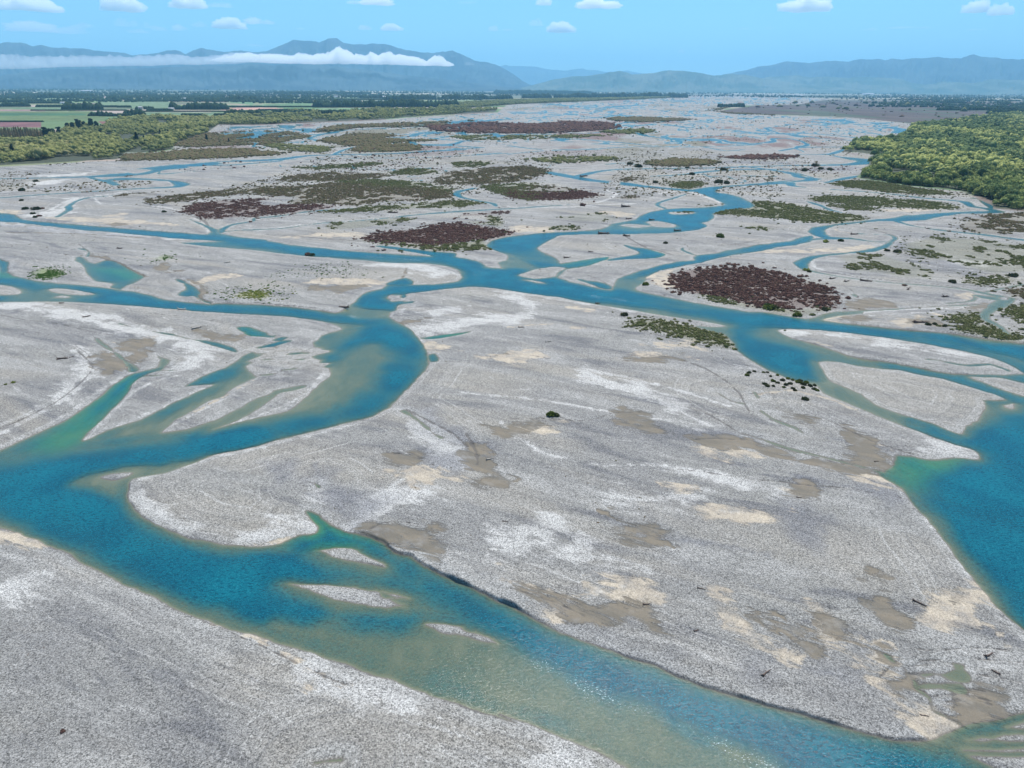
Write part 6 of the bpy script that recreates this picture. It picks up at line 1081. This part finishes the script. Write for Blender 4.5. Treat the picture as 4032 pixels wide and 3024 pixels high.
for s in range(6):
    v,f,v1,f1 = driftwood(s, 3.+.6*(s%3), 6+s%3, 3+s%3); DW.append([(raw_mesh('driftwood_trunk',v,f,m_), raw_mesh('driftwood_roots',v1,f1,m_)) for m_ in (WOODD,WOODP)])
def t_far(q): return q[1]>300
def drift(tile,x,y,s,rz,lab,pale=0,group=None,tilt=0.):
    q = world(tile([(x,y)]))[0]; e = bpy.data.objects.new('driftwood_log',None); COL.objects.link(e); z = float(ground_z([q[0]],[q[1]])[0][0]); e.location=(q[0],q[1],max(z,0)-.02); s*=.55 if t_far(q) else .5; e.scale=(s,s*1.3,s*1.5); e.rotation_euler=(0,tilt,rz); e['label']=lab; e['category']='driftwood'
    if group: e['group']=group
    a_,b_ = DW[random.randrange(6)][pale]; link('trunk',a_,e); link('roots',b_,e)
for t in [(B,700,1190,2.3,2.9,'big uprooted tree stump with bare branches on the spit at the confluence'),(G,1800,1022,1.2,-.5,'dark forked log on gravel near the lower right bank'),(G,2068,1217,1.1,.4,'driftwood stump with spread roots near the right edge'),(G,2097,1287,.9,2.,'dark root ball below the spread stump at the right edge'),(G,922,1131,.7,.2,'small dark log in the middle of the lower gravel island'),(G,1195,1300,1.,.9,'brown branchy driftwood beside a silt patch on the lower island'),
 (G,725,1021,.8,.1,'brown log at the top edge of the large silt hollow'),(G,1325,600,.7,0.,'thin log on pale sand at the middle of the island'),(G,940,967,.7,0.,'flat brown stick right of the silt hollow'),(G,170,698,.6,.1,'short dark stick left of centre on the island'),(G,1632,457,.7,.3,'small driftwood on dark silt by the right inlet'),(G,1820,1458,.6,.1,'small dark log beside the yellow green pool'),(A,500,1602,2.0,.35,'long brown log on gravel at the left'),(A,572,1585,.9,1.,'dark root ball at the end of the long brown log'),
 (A,490,1156,1.2,.1,'small dark driftwood on the pale bar below the channel'),(A,690,1266,1.3,.5,'curved driftwood on the upper left bar'),(A,950,725,2.,0.,'dark driftwood pile on the grey bar above the pond'),(B,1100,443,3.2,.2,'dark driftwood beside the far pale stream'),(C,760,607,4.,.05,'long low driftwood on the bank of the blue bend'),(C,940,625,3.,-.4,'driftwood trunk lying along the gravel edge beyond the bend'),(C,465,797,2.,.3,'driftwood on the near edge of the central upper bar'),(C,655,751,1.8,.1,'dark driftwood on the brown patch of the upper bar'),
 (C,930,395,4.5,.2,'reddish driftwood tangle on the far gravel'),(C,1135,492,2.6,0.,'dark driftwood in the blue channel shallows'),(C,955,487,2.4,.3,'dark driftwood above the blue channel'),(C,1340,578,2.6,.1,'dark driftwood on the south bank of the blue channel'),(C,600,152,4.2,.2,'dark snag at the sharp bend of the far channel'),(D,880,615,2.6,.1,'driftwood log in the pale stream bed at the right'),(D,700,962,2.,.4,'dark driftwood beside the maroon scrub'),(D,970,982,2.4,-.3,'long dark log on gravel right of the maroon scrub'),
 (D,810,985,1.8,.5,'small dark snag right of the maroon scrub'),(D,1300,1045,1.7,1.2,'forked grey driftwood in the middle of the right gravel'),(D,1600,1106,2.2,.1,'dark log on the brown sand at the right'),(D,1400,1308,2.4,.15,'dark log on cream sand above the right river bank'),(D,1450,560,2.,.1,'small driftwood above the right stream'),(C,710,1151,1.4,0.,'small dark log at the top of the central island'),(C,105,1352,1.1,.3,'tiny dark log on the pale band of the central island')]: drift(*t)
for t in [(A,1795,835,1.4,.3,'bleached white log on the grey bar left of centre',1),(C,320,1465,1.3,.2,'bleached white driftwood on the central island',1),(C,1672,1402,1.9,1.0,'white bleached trunk leaning on the scrub strip',1),(A,1560,1352,2.1,.45,'long bleached log on the gravel beside the shallow pond',1),(A,1440,1200,2.2,.25,'thin bleached log across the river edge at the left',1),(G,110,448,1.2,.35,'pale bleached stick left of centre on the island',1)]: drift(*t)
small = [(E,115,1225),(E,175,1198),(E,430,1115),(E,172,1498),(E,1408,1490),(E,2025,1494),(E,525,1042),(G,190,510),(G,190,594),(G,210,627),(G,290,629),(G,258,656),(G,438,801),(G,295,881),(G,62,769),(G,1565,598),(G,735,1168),(G,1188,761),(G,1100,806),(G,760,316),(G,1265,206),(G,890,197),(G,745,78),(G,680,149),(G,935,70),(G,380,523),(E,1480,562),(E,1465,490),(E,1003,637),(G,1615,330),(G,1760,380),(C,540,1495),(C,770,1540),(C,850,1555),(C,1475,1528),(C,1415,1480),(A,185,1405),(A,220,1395),(A,310,1408),(A,390,1410),(A,60,1485),(A,260,1500)]
for i,(t,x,y) in enumerate(small):
    place = 'near left gravel bank' if t is E and y>900 else ('round bar in the river bend' if t is E else ('left gravel bar' if t is A else ('upper part of the central gravel island' if (t is C or y<420) else 'wide middle of the central gravel island')))
    drift(t, x, y, random.uniform(.18,.3) if t in (E,G) else .4, random.uniform(0,3), 'small dark brown driftwood piece lying on the '+place, 0, 'small driftwood on the '+place)
LGB = leaf_material('fresh_bush_leaves', [(.05,.08,.02),(.10,.13,.03),(.17,.18,.05)], .2); LDB = leaf_material('dark_bush_leaves', [(.03,.045,.02),(.055,.07,.03),(.09,.09,.045)], .3); LRB = LM['maroon']; LYB = LM['yellow']
BB = {}
for nm,mt_ in (('fresh',LGB),('dark',LDB),('maroon',LRB),('yellow',LYB)):
    BB[nm] = []
    for i in range(3):
        v,f,t = bush_proto(520 if nm in('fresh','dark') else 200, RNG, 6); k3 = v*(1,1,1); BB[nm].append(raw_mesh(nm+'_bush_leaves', v, f, mt_, {'tint': t}))
tv,tf_ = trunk_mesh(.8,.05,RNG,5); STEM = raw_mesh('bush_stem', tv, tf_, BARK)
def bush(tile,x,y,r,kind,lab,group=None):
    q = world(tile([(x,y)]))[0]; e = bpy.data.objects.new('bush',None); COL.objects.link(e); e.location=(q[0],q[1],max(0,float(ground_z([q[0]],[q[1]])[0][0]))); e.scale=(r,r,r*random.uniform(.9,1.1)); e.rotation_euler=(0,0,random.uniform(0,6)); e['label']=lab; e['category']='bush'
    if group: e['group']=group
    link('foliage', random.choice(BB[kind]), e); link('stem', STEM, e)
for t in [(G,350,280,1.7,'fresh','lone round green bush in the middle of the gravel island'),(G,368,281,1.3,'dark','darker half of the lone bush pair on the gravel island'),(G,1350,215,1.3,'dark','small dark green bush below the scattered bush group'),(C,1085,1008,2.0,'fresh','bright green bush at the mouth of the east channel'),(C,1670,635,3.3,'fresh','fresh green bush on the gravel beyond the east channel'),(C,1240,685,1.8,'dark','small dark bush beyond the teal backwater'),(C,590,387,3.6,'maroon','round maroon bush alone on the far gravel'),(C,910,1252,2.,'dark','dark bush left of the olive scrub strip'),
 (C,1030,78,6.,'dark','dark bush near the dense brown scrub island'),(C,965,60,5,'dark','dark bush left of the one near the brown island'),(C,1700,100,5,'dark','lone dark bush in the far gravel bed'),(C,1450,140,4,'dark','small dark bush by the far streams'),(C,1660,205,5.5,'dark','dark bush at the right of the fork scrub'),(C,1732,210,4.5,'dark','second dark bush at the right of the fork scrub'),(C,1165,205,3.5,'dark','dark bush on the bar between far channels'),(A,285,418,3.8,'dark','largest dark bush of the group by the left channel'),(A,197,415,3.2,'dark','wide dark bush at the left of the group'),(A,263,452,2.2,'dark','small dark bush below the largest one'),
 (A,285,478,2.2,'dark','lower dark bush near the channel bank'),(A,312,470,2.2,'maroon','brown bush beside the lower dark bush'),(A,335,412,2.2,'maroon','brown bush right of the largest dark one'),(A,175,268,3.6,'dark','lone dark bush on the far left gravel'),(A,177,348,2.4,'dark','lone dark bush below the far left one'),(A,1300,437,2.2,'dark','small lone bush on the gravel left of the scrub'),(A,280,197,3,'dark','small far bush at the far left'),(D,495,893,2.2,'yellow','yellow-green bush at the pale stream bend'),(D,515,905,1.6,'dark','dark bush beside the yellow-green one at the stream'),(D,1215,755,3.,'dark','dark bush on gravel inside the right stream'),(D,1135,742,2.,'dark','smaller bush left of the dark one inside the right stream'),
 (D,1640,992,2.2,'dark','dark bush above the pale stream near the right edge'),(D,2120,945,2.4,'dark','dark bush near the right edge of the sand'),(D,2150,943,2.,'dark','rightmost dark bush on the sand'),(D,650,675,2.6,'yellow','grey green bush between the two right streams'),(D,765,668,2.2,'dark','small bush right of the grey green one'),(D,1270,1016,1.5,'maroon','small brown bush in the middle of the right gravel'),(D,425,1250,2.2,'fresh','round green bush at the lower tip of the maroon scrub'),(D,205,1195,3.2,'fresh','large green bush on the river edge below the maroon scrub'),(D,240,1200,2.6,'dark','dark green bush touching the large green one'),(D,645,1207,2.,'dark','dark bush at the right foot of the maroon scrub'),
 (D,565,75,5.5,'dark','dark bush on the dark flat in the far gravel'),(D,490,112,5,'dark','dark bush left below on the dark flat'),(D,610,98,4,'dark','small dark bush on the dark flat'),(D,680,104,4,'dark','right dark bush on the dark flat'),(D,1460,1330,1.5,'dark','left bush of three above the river bank'),(D,1515,1320,1.3,'dark','upper bush of three above the river bank'),(D,1578,1335,1.4,'dark','right bush of three above the river bank')]: bush(*t)
random.seed(44)
for i,(x,y,r) in enumerate([(1120,118,1.0),(1128,108,.9),(1150,102,.8),(1185,103,.7),(1200,103,.7),(1215,120,.7),(1240,113,.8),(1190,150,1.),(1200,158,1.),(1222,140,1.),(1240,148,.9),(1260,135,1.),(1282,125,.9),(1300,170,.9),(1310,178,.8),(1320,140,1.1),(1330,135,1.2),(1345,150,1.2),(1355,140,1.1),(1372,155,1.1),(1385,168,1.),(1395,172,.9),(1275,155,1.),(1290,150,1.),(1300,130,.8),(1340,165,.9),(1225,160,.7),(1265,165,.7),(1390,152,.9)]):
    bush(G,x,y+3,r,'dark' if i%3 else 'fresh','small green bush in the scattered group at the upper right of the central island','scattered bushes on the central island')
bush(B,420,768,2.6,'maroon','brown flood debris mound with dry shrub on the river edge'); bush(B,455,770,2.,'dark','dark low end of the debris mound on the river edge')
bush(E,252,1530,.55,'maroon','small brown shrub on the near left gravel'); bush(E,55,150,.9,'yellow','yellow green bush at the left edge of the photo'); bush(E,25,158,.6,'yellow','low yellow plant left of the yellow green bush')
SKYTINT = (.62,.98,1.16); SKYS = .098; HAZE = 4.0e-5; HAZEC = (.34,.72,1.,1); EXPO = .45
# ------------------------------------------------------------------ camera, light, sky, air
cam = bpy.data.cameras.new('camera'); co = bpy.data.objects.new('camera', cam); COL.objects.link(co); SC.camera = co
cam.sensor_width = 36; cam.sensor_fit = 'HORIZONTAL'; cam.lens = F/4032*36; cam.clip_start = 1; cam.clip_end = 200000
U0 = Vector((0,SP,CP)); R0 = Vector((1,0,0)); B0 = Vector((0,-CP,SP))
r_ = R0*math.cos(TH)+U0*math.sin(TH); u_ = -R0*math.sin(TH)+U0*math.cos(TH)
mt = Matrix((r_,u_,B0)).transposed().to_4x4(); mt.translation = (0,0,H); co.matrix_world = mt
SUN_EL, SUN_AZ = math.radians(65), math.radians(18)
sl = bpy.data.lights.new('sun','SUN'); sl.energy = 5.0; sl.angle = math.radians(.53); sl.color = (1,.955,.89)
so = bpy.data.objects.new('sun', sl); COL.objects.link(so)
sd_ = Vector((math.sin(SUN_AZ)*math.cos(SUN_EL), math.cos(SUN_AZ)*math.cos(SUN_EL), math.sin(SUN_EL)))
so.rotation_euler = sd_.to_track_quat('Z','Y').to_euler(); so.location = (0,0,300)
W = bpy.data.worlds.new('World'); SC.world = W; W.use_nodes = True; nt = W.node_tree; nt.nodes.clear(); n = N(nt)
sky = nt.nodes.new('ShaderNodeTexSky'); sky.sky_type = 'NISHITA'; sky.sun_disc = False; sky.sun_elevation = SUN_EL; sky.sun_rotation = SUN_AZ % (2*math.pi)
sky.altitude = 100; sky.air_density = 1.0; sky.dust_density = .2; sky.ozone_density = 4.
tin = n.mix(1., sky.outputs[0], SKYTINT, 'MULTIPLY')
bg = n('ShaderNodeBackground', Color=tin, Strength=SKYS); nt.links.new(bg.outputs[0], n('ShaderNodeOutputWorld').inputs[0])
if HAZE:
    hx, hy0, hy1, hz0, hz1 = 62000, -9000, 62000, -5, 2350
    v = np.array([(x,y,z) for z in (hz0,hz1) for y in (hy0,hy1) for x in (-hx,hx)])
    f = np.array([(0,2,3,1),(4,5,7,6),(0,1,5,4),(2,6,7,3),(0,4,6,2),(1,3,7,5)])
    m, nt2 = mat_new('haze_air'); n = N(nt2)
    pv = n('ShaderNodeVolumePrincipled', Color=HAZEC, Density=HAZE, Anisotropy=.0)
    nt2.links.new(pv.outputs[0], n('ShaderNodeOutputMaterial').inputs['Volume'])
    link('haze', raw_mesh('haze', v, f, m), kind='stuff', label='pale blue haze over the plain and the mountains')
SC.view_settings.view_transform = 'Standard'; SC.view_settings.look = 'None'; SC.view_settings.exposure = EXPO; SC.view_settings.gamma = 1
SC.render.engine = 'CYCLES'; cy = SC.cycles
cy.max_bounces = 14; cy.diffuse_bounces = 3; cy.glossy_bounces = 2; cy.transparent_max_bounces = 10; cy.volume_bounces = 12; cy.transmission_bounces = 2
cy.use_denoising = True; cy.denoiser = 'OPENIMAGEDENOISE'; cy.denoising_input_passes = 'RGB_ALBEDO_NORMAL'; cy.denoising_prefilter = 'ACCURATE'; cy.caustics_reflective = False; cy.caustics_refractive = False; cy.sample_clamp_indirect = 4; cy.sample_clamp_direct = 3
